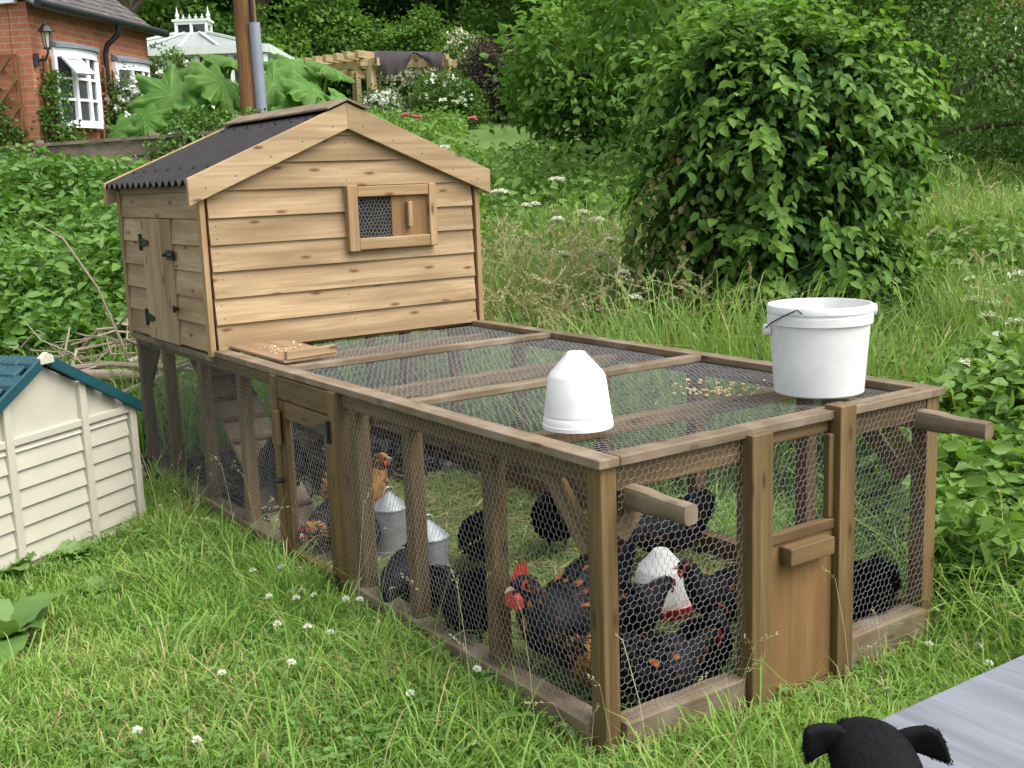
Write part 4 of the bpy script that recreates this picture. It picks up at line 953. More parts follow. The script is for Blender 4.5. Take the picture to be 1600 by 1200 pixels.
# utility pole with grey conduit
pp = atg(-2.63, 12.4); up_ = thing('utility_pole', 'brown wooden utility pole with grey conduit behind the hen house', 'utility pole', pp)
q = MB(); q.tube([at(-2.63, 12.4, pp[2]-.3), at(-2.635, 12.4, 3), at(-2.64, 12.4, 6.5)], [.120, .114, .105], 28); q.build('post', 'pole_wood', up_, 0, True)
q = MB(); q.tube([at(-2.505, 12.30, pp[2]-.2), at(-2.515, 12.30, 2.2), at(-2.525, 12.30, 2.93)], .058, 16); q.build('conduit', 'grey_pvc', up_, 0, True)
q = MB(); q.tube([at(-2.54, 12.30, 2.8), at(-2.55, 12.31, 4), at(-2.56, 12.32, 6.4)], .022, 10); q.build('cable', 'black_iron', up_, 0, True)
# board fence on top of the bank
fc = thing('board_fence', 'low weathered board fence along the top of the bank', 'fence', atg(-4, 11.3))
def fz(s): return 1.735+.035*(s+4.8)
xs = [-5.6, -4.5, -3.4, -2.4]
for s in xs: q = MB(); q.span(at(s, 11.36, Hst(s, 11.3)-.2)-np.array([.04, .04, 0]), at(s, 11.36, fz(s)+.03)+np.array([.04, .04, 0])); q.build('post', 'fence_wood', fc, .004)
q = MB()
for a, b in zip(xs[:-1], xs[1:]):
    for k in range(4):
        z0 = -.04-.155*k; q.hexa([at(a+.01, 11.30, fz(a)+z0-.135), at(b-.01, 11.30, fz(b)+z0-.135), at(b-.01, 11.325, fz(b)+z0-.135), at(a+.01, 11.325, fz(a)+z0-.135), at(a+.01, 11.30, fz(a)+z0), at(b-.01, 11.30, fz(b)+z0), at(b-.01, 11.325, fz(b)+z0), at(a+.01, 11.325, fz(a)+z0)])
    q.hexa([at(a, 11.27, fz(a)-.03), at(b-.005, 11.27, fz(b)-.03), at(b-.005, 11.40, fz(b)-.03), at(a, 11.40, fz(a)-.03), at(a, 11.27, fz(a)), at(b-.005, 11.27, fz(b)), at(b-.005, 11.40, fz(b)), at(a, 11.40, fz(a))])
q.build('boards', 'fence_wood', fc)
# pergola
pg = thing('pergola', 'timber pergola on the far lawn with blocky rafter ends', 'pergola', atg(-3.4, 31))
A_, B_, C_ = (-3.41, 31.1), (-1.47, 32.1), (-5.95, 33.2)
for s, t in (A_, B_, C_, (-4.2, 34.3), (-2.6, 34.6)):
    q = MB(); z = Hst(s, t); q.bar(at(s, t, z-.2), at(s, t, 4.45), .19, .19, (1, .3, 0)); q.build('post', 'pergola_wood', pg, .008)
for P, Q in ((A_, B_), (A_, C_), (C_, (-4.2, 34.3)), (B_, (-2.6, 34.6))):
    q = MB(); d = np.array(Q)-np.array(P); d = d/np.linalg.norm(d)*.3; q.bar(at(P[0]-d[0], P[1]-d[1], 4.38), at(Q[0]+d[0], Q[1]+d[1], 4.38), .10, .20); q.build('beam', 'pergola_wood', pg, .006)
for k in range(8):
    f = k/8+.04; s, t = A_[0]+(C_[0]-A_[0])*f, A_[1]+(C_[1]-A_[1])*f; q = MB(); q.bar(at(s-.22, t-.42, 4.58), at(s+.9, t+1.6, 4.58), .13, .19); q.build('rafter', 'pergola_wood', pg, .006)
for k in range(5):
    f = k/5+.2; s, t = A_[0]+(B_[0]-A_[0])*f, A_[1]+(B_[1]-A_[1])*f; q = MB(); q.bar(at(s+.05, t-.15, 4.55), at(s-.7, t+1.6, 4.55), .10, .15); q.build('rafter', 'pergola_wood', pg, .006)
q = MB(); q.bar(at(-3.55, 31.15, 4.05), at(-3.9, 31.45, 4.33), .09, .09); q.build('brace', 'pergola_wood', pg)
def drape(label, f0, f1, sagf):
    V, F = [], []; nu, nv = 26, 10; d = np.array(B_)-np.array(A_)
    for i in range(nu):
        u = i/(nu-1); f = f0+(f1-f0)*u; s, t = A_[0]+d[0]*f, A_[1]+d[1]*f; dp = sagf(u)
        for j in range(nv):
            v = j/(nv-1); w_ = .04*math.sin(u*19+v*2)*v
            V.append(at(s+.0, t-.24-.06*math.sin(v*3)-w_, 4.66-dp*v))
    V += [v+np.array([.004, .008, 0]) for v in V]; m_ = nu*nv
    for o, fl in ((0, False), (m_, True)):
        for i in range(nu-1):
            for j in range(nv-1): g_ = (o+i*nv+j, o+i*nv+j+1, o+(i+1)*nv+j+1, o+(i+1)*nv+j); F.append(g_[::-1] if fl else g_)
    q = MB(); q.add(V, F); tag(q.build('shade_cloth', 'shade_net', None, 0, True), label, 'shade cloth')
drape('dark netting swag on the pergola, the wide one beside the left post', .07, .55, lambda u: .18+.42*math.sin(min(1, u*1.05)*math.pi*.9+.25)**.8 if u < .97 else .1)
drape('dark netting swag on the pergola, the pointed one beside the right post', .56, .96, lambda u: .03+.55*u**1.2)
# bench and chair
def seat(name, label, cat, s, t, wd, rot, mat, bh):
    b = atg(s, t); o = thing(name, label, cat, b, None, rot)
    def L(mb, nm): mb.build(nm, mat, o, .004, False, True)
    for x in (-wd/2, wd/2-.05):
        for y in (-.22, .18): q = MB(); q.span((x, y, -.05), (x+.05, y+.05, bh if y > 0 else .60)); L(q, 'leg')
        q = MB(); q.span((x-.005, -.24, .601), (x+.055, .179, .635)); L(q, 'armrest')
    q = MB()
    for k in range(4): q.span((-wd/2+.051, -.22+k*.105, .40), (wd/2-.051, -.13+k*.105, .43))
    L(q, 'seat'); q = MB()
    for k in range(4): q.span((-wd/2+.051, .19, .50+k*(bh-.52)/4), (wd/2-.051, .215, .50+k*(bh-.52)/4+.07))
    L(q, 'backrest')
seat('garden_bench', 'grey wooden garden bench on the far lawn below the pergola', 'bench', -2.78, 30.2, .95, .5, 'old_board', .90)
seat('garden_bench', 'weathered garden seat with open back between bench and round green shrub', 'bench', -2.02, 30.0, .60, .5, 'pergola_wood', .95)
seat('garden_chair', 'small wooden chair at the far edge of the lawn', 'chair', -.62, 34.3, .58, -.3, 'pole_wood', .86)
# far brick house glimpsed through the right-hand tree
fb_ = thing('brick_house', 'far brick house glimpsed through branches at top right', 'house', atg(12.9, 27))
q = MB(); P0 = at(10.6, 27, 0); 
def fp(a, b, z): return at(11.15+a, 26.6+b, z)
q.hexa([fp(0, 0, 2), fp(5, 1, 2), fp(4.4, 4, 2), fp(-.6, 3, 2), fp(0, 0, 6.2), fp(5, 1, 6.2), fp(4.4, 4, 6.2), fp(-.6, 3, 6.2)]); wallgc(q, fp(0, 0, 0), unit(fp(5, 1, 0)-fp(0, 0, 0))+unit(fp(-.6, 3, 0)-fp(0, 0, 0))); q.build('wall', 'brick', fb_)
q = MB(); q.hexa([fp(-.4, -.4, 6.2), fp(5.4, .6, 6.2), fp(4.8, 4.4, 6.2), fp(-1, 3.4, 6.2), fp(1.7, 1.9, 8.2), fp(3.0, 2.1, 8.2), fp(2.9, 2.4, 8.2), fp(1.6, 2.2, 8.2)]); q.build('roof', 'roof_tile', fb_)
for a in (-.02, 2.4):
    q = MB(); d_ = unit(fp(5, 1, 0)-fp(0, 0, 0)); nn_ = np.cross(d_, [0, 0, 1.]); 
    for x0, x1, z0, z1 in ((0, .06, 3.4, 4.6), (.54, .6, 3.4, 4.6), (.06, .54, 3.4, 3.47), (.06, .54, 4.53, 4.6), (.27, .33, 3.47, 4.53), (.06, .27, 3.98, 4.04), (.33, .54, 3.98, 4.04)):
        b_ = fp(.15, .03, 0)+d_*a; q.hexa([b_+d_*x0+nn_*.05+[0, 0, z0], b_+d_*x1+nn_*.05+[0, 0, z0], b_+d_*x1-nn_*.02+[0, 0, z0], b_+d_*x0-nn_*.02+[0, 0, z0], b_+d_*x0+nn_*.05+[0, 0, z1], b_+d_*x1+nn_*.05+[0, 0, z1], b_+d_*x1-nn_*.02+[0, 0, z1], b_+d_*x0-nn_*.02+[0, 0, z1]])
    wn = q.build('window', 'paint_white', fb_); q = MB(); q.add([b_+d_*.05+nn_*.02+[0, 0, 3.42], b_+d_*.55+nn_*.02+[0, 0, 3.42], b_+d_*.55+nn_*.02+[0, 0, 4.58], b_+d_*.05+nn_*.02+[0, 0, 4.58]], [(0, 1, 2, 3)]); q.build('pane', 'window_glass', wn)

# ================================================================== GRASS, WEEDS, SHRUBS, TREES
def stxy(s, t): return CAM[:2]+np.asarray(s)[:, None]*rh[:2]+np.asarray(t)[:, None]*fh[:2]
def inrect(x, y, x0, x1, y0, y1): return (x > x0) & (x < x1) & (y > y0) & (y < y1)
def in_coop(x, y, m=.0): return inrect(x, y, -m, RW+m, -m, Y1+m)
def in_house(x, y, m=.02):
    d = np.stack([x-o_[0], y-o_[1]], 1); a = d@u_[:2]; b = d@v_[:2]; return (a > -m) & (a < PW+m) & (b > -m) & (b < PD+m)
def wav(x, y, f, ph=0): return .5+.25*(np.sin(x*f*1.3+ph)+np.sin(y*f*1.1-ph*1.7+x*f*.4))+.12*np.sin(x*f*3.1+y*f*2.7+ph)
def ground(P2, dz=-.01): return np.concatenate([P2, (H(P2[:, 0], P2[:, 1])+dz)[:, None]], 1)
def scat(n, s0, s1, t0, t1, keep=None):
    s = rng.uniform(s0, s1, n); t = rng.uniform(t0, t1, n); P = stxy(s, t)
    k = ~in_coop(P[:, 0], P[:, 1], .005) & ~in_house(P[:, 0], P[:, 1])
    if keep is not None: k &= keep(s, t, P)
    return ground(P[k]), s[k], t[k]
def tall(name, n, s0, s1, t0, t1, h0, h1, wd, mat, keep=None, lean=(.15, .8)):
    P, s, t = scat(n, s0, s1, t0, t1, keep); m_ = len(P)
    return tag(blades(name, P, rng.uniform(h0, h1, m_)*(.6+.5*wav(P[:, 0], P[:, 1], 3)), wd*rng.uniform(.6, 1.3, m_), rng.uniform(*lean, m_), mat, None, np.clip(rng.normal(.45, .28, m_), 0, .96)), kind='stuff')
# --- lawn in front
P, s, t = scat(190000, -2.4, 2.3, 1.0, 5.2, lambda s, t, P: (np.abs(s) < .52*t+.35) & ~((s < -1.0) & (t > 4.6)))
x, y = P[:, 0], P[:, 1]
pat = wav(x, y, 2.2)*.6+wav(x, y, 6.5, 2)*.4
dc = np.maximum(np.maximum(-x, x-RW), np.maximum(-y, y-Y1)); dh = np.where((x > -1.4) & (x < -.15) & (y > 1.6), np.abs((x-o_[0])*v_[0]+(y-o_[1])*v_[1]), 9)
edge = np.exp(-np.clip(dc, 0, 9)/.10)+.8*np.exp(-dh/.09)
thin = sm((.47-wav(x, y, 1.7, 2.5))/.22)*((x < -.5) | (y < -.5))
h = (.032+.055*pat+.045*rng.random(len(P))**2)*(1-.55*thin)*(1+.6*edge*rng.random(len(P)))*(1-.45*np.exp(-np.clip(dc, 0, 9)/.07))*np.where((x > .85) & (y < 0), 1.35, 1)
tint = np.clip(.18+.55*pat+rng.normal(0, .22, len(P)), 0, .95); dry = (rng.random(len(P)) < .035+.14*(wav(x, y, 3.1, 4) > .74)+.30*thin); tint[dry] = 1
tint = np.where(tint < 1, tint*(.75+.5*wav(x, y, .9, 1)), 1)
tag(blades('lawn_grass', P, h, rng.uniform(.0028, .006, len(P)), rng.uniform(.2, 1.1, len(P)), 'grass', None, tint), kind='stuff')
# longer tufts and arching blades along the run, the playhouse and in patches
cs = rng.uniform(-2.2, 2.2, 1500); ct = rng.uniform(1.3, 5.0, 1500); C2 = stxy(cs, ct); cx, cy = C2[:, 0], C2[:, 1]
dc = np.maximum(np.maximum(-cx, cx-RW), np.maximum(-cy, cy-Y1)); pr_ = np.clip(np.exp(-np.clip(dc, 0, 9)/.16)*1.3+.05+.35*((wav(cx, cy, 1.9, 1) > .72) & (cx > -.8)), 0, 1)
pr_ = np.where((cx > -.2) & (cy > -.4) & (cy < .3), pr_*.3, pr_); k = (rng.random(1500) < pr_) & (dc > .03) & ~in_house(cx, cy); C2 = C2[k]
P2 = np.repeat(C2, 34, axis=0)+rng.normal(0, .035, (len(C2)*34, 2)); k = ~in_coop(P2[:, 0], P2[:, 1], .006) & ~in_house(P2[:, 0], P2[:, 1]); P2 = P2[k]
hh = np.repeat(rng.uniform(.07, .19, len(C2)), 34)[k]*rng.uniform(.5, 1.2, len(P2))
tag(blades('long_grass', ground(P2), hh, rng.uniform(.003, .006, len(P2)), rng.uniform(.4, 1.3, len(P2)), 'grass', None, np.clip(rng.normal(.5, .28, len(P2)), 0, 1)), kind='stuff')
tall('arching_grass', 1500, -.75, 1.5, 1.5, 3.3, .12, .30, .0042, 'grass', lambda s, t, P: (P[:, 1] < -.18) | (P[:, 0] < -.18), (.5, 1.5))
# clover leaves
P, s, t = scat(8000, -2.0, 1.6, 1.3, 4.2, lambda s, t, P: (wav(P[:, 0], P[:, 1], 2.6, 3) > .56))
P = np.repeat(P, 3, axis=0); an = np.tile([0, 2.09, 4.19], len(P)//3)+np.repeat(rng.random(len(P)//3)*6, 3); P[:, 2] += np.repeat(rng.uniform(.03, .075, len(P)//3), 3)
tag(leaves('clover_leaves', P, np.stack([np.cos(an), np.sin(an), .15+0*an], 1), np.tile([0, 0, 1.], (len(P), 1))+rng.normal(0, .25, (len(P), 3)), rng.uniform(.012, .02, len(P)), .014, 'dock'), kind='stuff')
# grass inside the run, trodden, with pale hay
n = 42000; P2 = np.stack([rng.uniform(.03, RW-.03, n), rng.uniform(.02, 2.5, n)], 1); x, y = P2.T
tag(blades('run_grass', ground(P2), .018+.05*rng.random(n)*wav(x, y, 5), rng.uniform(.003, .0055, n), rng.uniform(.6, 1.8, n), 'grass_run', None, np.clip(.35+.4*wav(x, y, 4, 2)*rng.random(n)+.25*(rng.random(n) < .12), 0, 1)), kind='stuff')
n = 900; P2 = np.stack([rng.uniform(.03, RW-.03, n), rng.uniform(.02, 2.4, n)], 1); an = rng.random(n)*6.28; P = ground(P2, .03); P[:, 2] += rng.uniform(0, .02, n)
tag(leaves('hay_wisps', P, np.stack([np.cos(an), np.sin(an), rng.normal(0, .12, n)], 1), np.tile([0, 0, 1.], (n, 1)), rng.uniform(.05, .16, n), .004, 'straw', curl=.05), kind='stuff')
# dark chippings under and behind the hen house
n = 15000; P2 = np.stack([rng.uniform(-.05, 2.0, n), rng.uniform(2.45, 4.9, n)], 1); P = ground(P2, .004); P[:, 2] += .03*rng.random(n)+.06*np.maximum(0, wav(P2[:, 0], P2[:, 1], 6)-.5)
tag(leaves('wood_chippings', P, rdir(n)*[1, 1, .35], np.tile([0, 0, 1.], (n, 1))+rng.normal(0, .35, (n, 3)), rng.uniform(.03, .09, n), .035, 'chips', curl=.05), kind='stuff')
# --- weeds and meadow
def weeds(name, n, s0, s1, t0, t1, h0, h1, L, mat, keep=None, fill=.75, up=.5, W=.55):
    P, s, t = scat(n, s0, s1, t0, t1, keep); hg = h0+(h1-h0)*wav(P[:, 0], P[:, 1], 2.4, 5)
    f = rng.random(len(P))**fill; P[:, 2] += hg*f
    m_ = len(P); A = np.stack([rng.normal(0, 1, m_), rng.normal(0, 1, m_), rng.normal(-.15, .45, m_)], 1); l = L*rng.uniform(.6, 1.25, m_)
    return tag(leaves(name, P, A, np.array([0, 0, up])+rdir(m_)*.55+np.array([-.15, -.25, 0]), l, l*W, mat, None, np.clip(.25+.5*wav(P[:, 0], P[:, 1], 4)*rng.random(m_)+.35*f*rng.random(m_), 0, 1)), kind='stuff')
def not_bush(s, t, P): return ((s-1.5)/.62)**2+((t-6.2)/.55)**2 > 1
weeds('bank_weeds', 62000, -6.4, -.9, 6.6, 11.2, .35, .72, .085, 'bank_leaf', lambda s, t, P: s < -.9-.0*t, .6)
weeds('bank_weeds', 9000, -3.2, -1.5, 5.5, 6.9, .05, .35, .06, 'bank_leaf', None, .6)
weeds('terrace_weeds', 14000, -7.5, -1.0, 11.4, 14.0, .2, .55, .09, 'ivy')
weeds('nettles', 62000, -1.6, 3.2, 5.6, 13.0, .30, .72, .070, 'nettle', lambda s, t, P: not_bush(s, t, P) & ((s > -.55*(t-5)) | (t > 7)), .6)
weeds('border_plants', 34000, -3.4, 3.0, 11.5, 17.0, .30, .62, .095, 'nettle', None, .6)
weeds('border_plants', 15000, -4.5, -.75, 16.8, 25.0, .40, .85, .11, 'nettle', None, .6)
weeds('border_plants', 5000, -.9, 3.0, 16.8, 20.0, .15, .40, .11, 'nettle', None, .6)
weeds('nettles', 8000, .2, 2.6, 5.3, 6.0, .15, .42, .065, 'nettle', None, .5)
weeds('nettles', 15000, -.5, 3.2, 8.5, 14.5, .55, 1.1, .085, 'nettle', None, .5)
weeds('verge_weeds', 24000, 1.22, 3.0, 3.1, 5.6, .22, .64, .072, 'nettle', lambda s, t, P: (P[:, 0] > RW+.10+.1*rng.random(len(s))), .55)
weeds('meadow_weeds', 40000, 1.8, 6.0, 5.2, 11.5, .25, .60, .055, 'meadow', lambda s, t, P: not_bush(s, t, P), .6)
tall('meadow_grass', 46000, -.9, 3.6, 4.3, 9.5, .36, .92, .007, 'meadow', lambda s, t, P: not_bush(s, t, P) & ((s > -.35) | (t > 5.9)))
tall('meadow_grass', 30000, 2.0, 6.2, 4.6, 11.5, .30, .75, .008, 'meadow')
tall('verge_grass', 15000, 1.15, 2.7, 2.3, 4.8, .12, .42, .0055, 'grass', lambda s, t, P: P[:, 0] > RW+.03, (.3, 1.2))
tall('bank_grass', 9000, -3.4, -1.2, 5.3, 8.0, .15, .5, .008, 'grass')
# flowering grass heads on thin stalks
def stalks(name, n, s0, s1, t0, t1, h0, h1, keep=None, wd=.0022, sp=26, sl=.011):
    P, s, t = scat(n, s0, s1, t0, t1, keep); m_ = len(P); h = rng.uniform(h0, h1, m_)
    o = blades(name, P, h, wd, rng.uniform(.1, .55, m_), 'seedhead'); tag(o, kind='stuff')
    V = np.array([v.co[:] for v in o.data.vertices]).reshape(m_, 7, 3); mid = (V[:, 4]+V[:, 5])/2; tip = V[:, 6]
    f = rng.random((m_, sp)); Q = mid[:, None]*(1-f[..., None])+tip[:, None]*f[..., None]; A = unit(tip-mid)[:, None]+rng.normal(0, .35, (m_, sp, 3))
    tag(leaves(name+'_seeds', (Q+rng.normal(0, .002, Q.shape)).reshape(-1, 3), A.reshape(-1, 3), rdir(m_*sp), sl, sl*.35, 'seedhead', curl=0), kind='stuff')
stalks('rye_grass_stalks', 300, -1.9, .4, 2.0, 5.0, .26, .50, lambda s, t, P: (P[:, 0] > -.34) & (P[:, 0] < -.01), .0018, 15, .0075)
stalks('rye_grass_stalks', 90, .2, 1.9, 2.2, 3.6, .22, .42, lambda s, t, P: ((P[:, 1] < -.03) & (P[:, 1] > -.35)) | (P[:, 0] > RW+.05), .0018, 15, .0075)
stalks('meadow_stalks', 800, -.5, 1.2, 5.4, 7.6, .60, .95, not_bush, .003, 40, .018)
stalks('meadow_stalks', 480, 2.0, 5.0, 4.6, 9.0, .50, .85, not_bush, .003, 40, .018)
# --- cow parsley and clover, each a plant of its own
def umbel_plant(p, h, r, label, group, cream):
    t = thing('cow_parsley', label, 'wild flower', p, group); q = MB(); lx, ly = random.uniform(-.12, .12), random.uniform(-.12, .12)
    top = np.array([lx*h, ly*h, h]); q.tube([(0, 0, -.02), (lx*.4*h, ly*.4*h, h*.55), top], [.004, .003, .002], 5)
    m_ = 12; ends = []
    for k in range(m_):
        a = k*2.4; rr_ = r*math.sqrt((k+.5)/m_); e = top+np.array([rr_*math.cos(a), rr_*math.sin(a), .035-.02*(rr_/r)**2]); ends.append(e); q.tube([top, (top+e)/2+np.array([0, 0, .004]), e], .0012, 4)
    q.build('stem', 'stem_green', t, 0, False, True)
    E = np.repeat(np.array(ends), 16, axis=0)+rng.normal(0, r*.13, (m_*16, 3))*[1, 1, .4]
    leaves('umbel', E, rng.normal(0, 1, (len(E), 3))*[1, 1, .3], np.tile([0, 0, 1.], (len(E), 1))+rng.normal(0, .3, (len(E), 3)), .011, .009, 'flower_white' if not cream else 'umbel_leaf', t, local=True)
def ray_at(px, py, d):   # build-time aid for looking up where a flower head stands
    v = fw+(px-800)/1788.*rr+(600-py)/1788.*uu; return CAM+v*d
for px, py, d, r, cr, lab in [(838, 279, 7.4, .055, 0, 'broad white umbel, highest of the flower heads right of the hen house roof'), (800, 296, 7.0, .050, 0, 'white umbel nearest the right bargeboard of the hen house'), (862, 341, 6.9, .045, 0, None), (826, 317, 7.3, .03, 0, None), (845, 318, 7.2, .03, 0, None), (952, 395, 6.4, .05, 1, None), (978, 365, 6.6, .05, 1, None), (930, 372, 6.8, .045, 1, None), (905, 330, 7.5, .06, 1, None), (990, 340, 7.0, .05, 1, None), (870, 395, 6.3, .04, 1, None), (985, 465, 5.5, .035, 0, None), (935, 340, 7.4, .05, 1, None), (965, 425, 5.9, .03, 0, None)]:
    p = ray_at(px, py, d); g = float(H(p[0], p[1])); umbel_plant((p[0], p[1], g), max(.25, p[2]-g-.03), r, lab or 'white cow parsley head in the meadow between hen house and leafy bush', 'cow parsley in the meadow', cr)
for px, py, d, r, cr, lab in [(1588, 428, 5.6, .06, 0, 'large white flower cluster at the right edge above the bucket'), (1430, 312, 8.5, .06, 1, None), (1468, 347, 8.2, .05, 0, None), (1500, 350, 8.0, .06, 1, None), (1512, 432, 6.3, .06, 1, None), (1535, 465, 5.6, .07, 1, None), (1560, 472, 5.5, .06, 1, None), (1590, 500, 5.1, .05, 1, None), (1568, 522, 4.9, .04, 0, None), (1445, 465, 6.3, .045, 0, None), (1500, 568, 4.5, .04, 1, None), (1528, 490, 5.3, .05, 1, None), (1470, 590, 4.6, .035, 1, None), (1555, 345, 8.4, .06, 1, None), (1590, 360, 8.0, .06, 1, None), (1420, 345, 8.0, .05, 1, None)]:
    p = ray_at(px, py, d); g = float(H(p[0], p[1])); umbel_plant((p[0], p[1], g), max(.2, p[2]-g-.03), r, lab or 'pale cow parsley head in the meadow right of the leafy bush', 'cow parsley right of the bush', cr)
def clover(p, label, group):
    t = thing('clover_flower', label, 'wild flower', p, group); h = random.uniform(.05, .11); q = MB(); q.tube([(0, 0, -.01), (.004, .003, h)], .0012, 5); q.build('stem', 'stem_green', t, 0, False, True)
    d_ = rdir(60); d_[:, 2] = np.abs(d_[:, 2])*.9-.15; P = np.array([.004, .003, h+.004])+d_*.004
    leaves('flower_head', P, d_, rdir(60), .009, .004, 'flower_white', t, local=True, curl=-.1)
for px, py in [(440, 898), (452, 918), (470, 920), (420, 945), (462, 940), (433, 988), (515, 985), (455, 1055), (345, 1055), (215, 1165), (305, 1152), (562, 955), (745, 1055), (490, 930), (540, 950), (395, 905), (480, 1000), (640, 1090)]:
    v = ray_at(px, py, 1)-CAM; p = CAM+v*((.03-CAM[2])/v[2]); clover((p[0], p[1], float(H(p[0], p[1]))), 'small white clover flower in the grass left of the run', 'clover flowers left of the run')
for px, py in [(1585, 1004), (1545, 1030), (1530, 985), (1452, 985), (1390, 1040)]:
    v = ray_at(px, py, 1)-CAM; p = CAM+v*((.02-CAM[2])/v[2]); clover((p[0], p[1], float(H(p[0], p[1]))), 'small white clover flower in the grass behind the grey table', 'clover flowers near the table')
# dock plants
def dock(p, n, L, label, spread=.5):
    t = thing('dock_plant', label, 'plant', p, 'broad leaved docks')
    for k in range(n):
        a = k*2.4+random.uniform(-.4, .4); el = random.uniform(.25, 1.0); l = L*random.uniform(.7, 1.15); d0 = np.array([math.cos(a)*math.cos(el), math.sin(a)*math.cos(el), math.sin(el)])
        S = np.array([-math.sin(a), math.cos(a), 0]); V, F = [], []; m_ = 12
        for i in range(m_+1):
            u = i/m_; c = d0*l*u+np.array([0, 0, -.55*l*u*u*math.cos(el)]); w_ = L*.30*math.sin(min(1, u*1.02)**.75*math.pi)**.8*(u > .02)+.003; up_v = np.cross(d0, S)
            for j in (-1, -.5, 0, .5, 1): V.append(c+S*w_*j+np.array([0, 0, .18*w_*abs(j)+.006*math.sin(u*22+j*3)]))
        for i in range(m_):
            for j in range(4): F.append((i*5+j, i*5+j+1, (i+1)*5+j+1, (i+1)*5+j))
        q = MB(); q.add(V, F, None, random.uniform(.2, .9)); o = q.build('leaf', 'dock', t, 0, True, True)
for px, py, n, L, lab in [(5, 990, 8, .24, 'large dock plant at the left edge below the playhouse'), (8, 895, 7, .19, 'dock plant at the left edge against the playhouse wall'), (112, 868, 9, .12, 'crinkled dark green plant at the foot of the playhouse wall'), (330, 850, 6, .10, 'small pale dock in the grass between playhouse and run'), (355, 880, 6, .09, 'low dock just in front of the base rail near the ramp'), (250, 1015, 6, .08, 'small dock rosette in the lawn left of the run'), (300, 1020, 6, .09, 'dock rosette in the middle of the lawn at left'), (1460, 1060, 6, .10, 'oval leaved dock behind the grey table'), (145, 920, 6, .10, 'low grey green dock in the lawn below the playhouse')]:
    v = ray_at(px, py, 1)-CAM; p = CAM+v*((.0-CAM[2])/v[2]); dock((p[0], p[1], float(H(p[0], p[1]))+.02), n, L, lab)
# --- shrubs and trees
def crown(name, parent, blobs, n, L, mat, clump=.22, per=26, W=.6, droop=.25, shell=.55, tint0=0.0, tspan=1.0, jag=.12):
    vol = np.array([b[1][0]*b[1][1]*b[1][2] for b in blobs])**.72; m_ = max(6, n//per); bi = rng.choice(len(blobs), m_, p=vol/vol.sum())
    c = np.array([b[0] for b in blobs])[bi]; r = np.array([b[1] for b in blobs])[bi]; d = rdir(m_); rad = shell+(1-shell)*rng.random(m_)**.5+rng.normal(0, jag, m_)
    C = c+d*r*rad[:, None]; out = unit(d/r)
    P = np.repeat(C, per, axis=0)+rng.normal(0, clump*.5, (m_*per, 3))*[1, 1, .7]; o3 = np.repeat(out, per, axis=0); k = len(P)
    A = o3*.7+rng.normal(0, .6, (k, 3))+np.array([0, 0, -droop]); Nn = np.array([0, 0, .8])+o3*.5+rng.normal(0, .35, (k, 3))
    l = L*rng.uniform(.55, 1.25, k); ct = np.repeat(rng.random(m_), per)
    return leaves(name, P, A, Nn, l, l*W, mat, parent, np.clip(tint0+tspan*(.45*ct+.55*rng.random(k)), 0, 1))
def limbs(name, parent, base, blobs, r0, n, mat='bark', fork=.45):
    q = MB(); base = np.array(base); c = np.mean([b[0] for b in blobs], axis=0); top = base+(c-base)*np.array([.6, .6, 1])
    F = base+(top-base)*fork; w1 = rng.normal(0, r0*1.2, 3)*[1, 1, 0]
    q.tube([base-[0, 0, .2], base+(F-base)*.5+w1, F, F+(top-F)*.6+w1, top], [r0*1.15, r0*.9, r0*.75, r0*.45, r0*.18], 10)
    for k in range(n):
        b = blobs[k % len(blobs)]; e = b[0]+rdir(1)[0]*b[1]*.8; st_ = base+(top-base)*random.uniform(fork*.7, .95); mid = (st_+e)/2+np.array([0, 0, .12*np.linalg.norm(e-st_)])+rng.normal(0, .05, 3)*np.linalg.norm(e-st_)
        q.tube([st_, mid, e], [r0*.42, r0*.25, r0*.06], 7)
    q.build(name, mat, parent, 0, True)
def tree(name, label, cat, s, t, blobs, n, L, mat, r0=.15, nl=12, group=None, fork=.45, mats=None, **kw):
    """blobs in garden coordinates: ((s, t, z), (rs, rt, rz))"""
    base = atg(s, t); B = [(at(*b[0]), np.array(b[1])) for b in blobs]
    o = thing(name, label, cat, base, group); limbs('trunk' if cat == 'tree' else 'stems', o, base, B, r0, nl, 'bark', fork)
    crown('crown' if cat == 'tree' else 'foliage', o, B, n, L, mat, **kw); return o
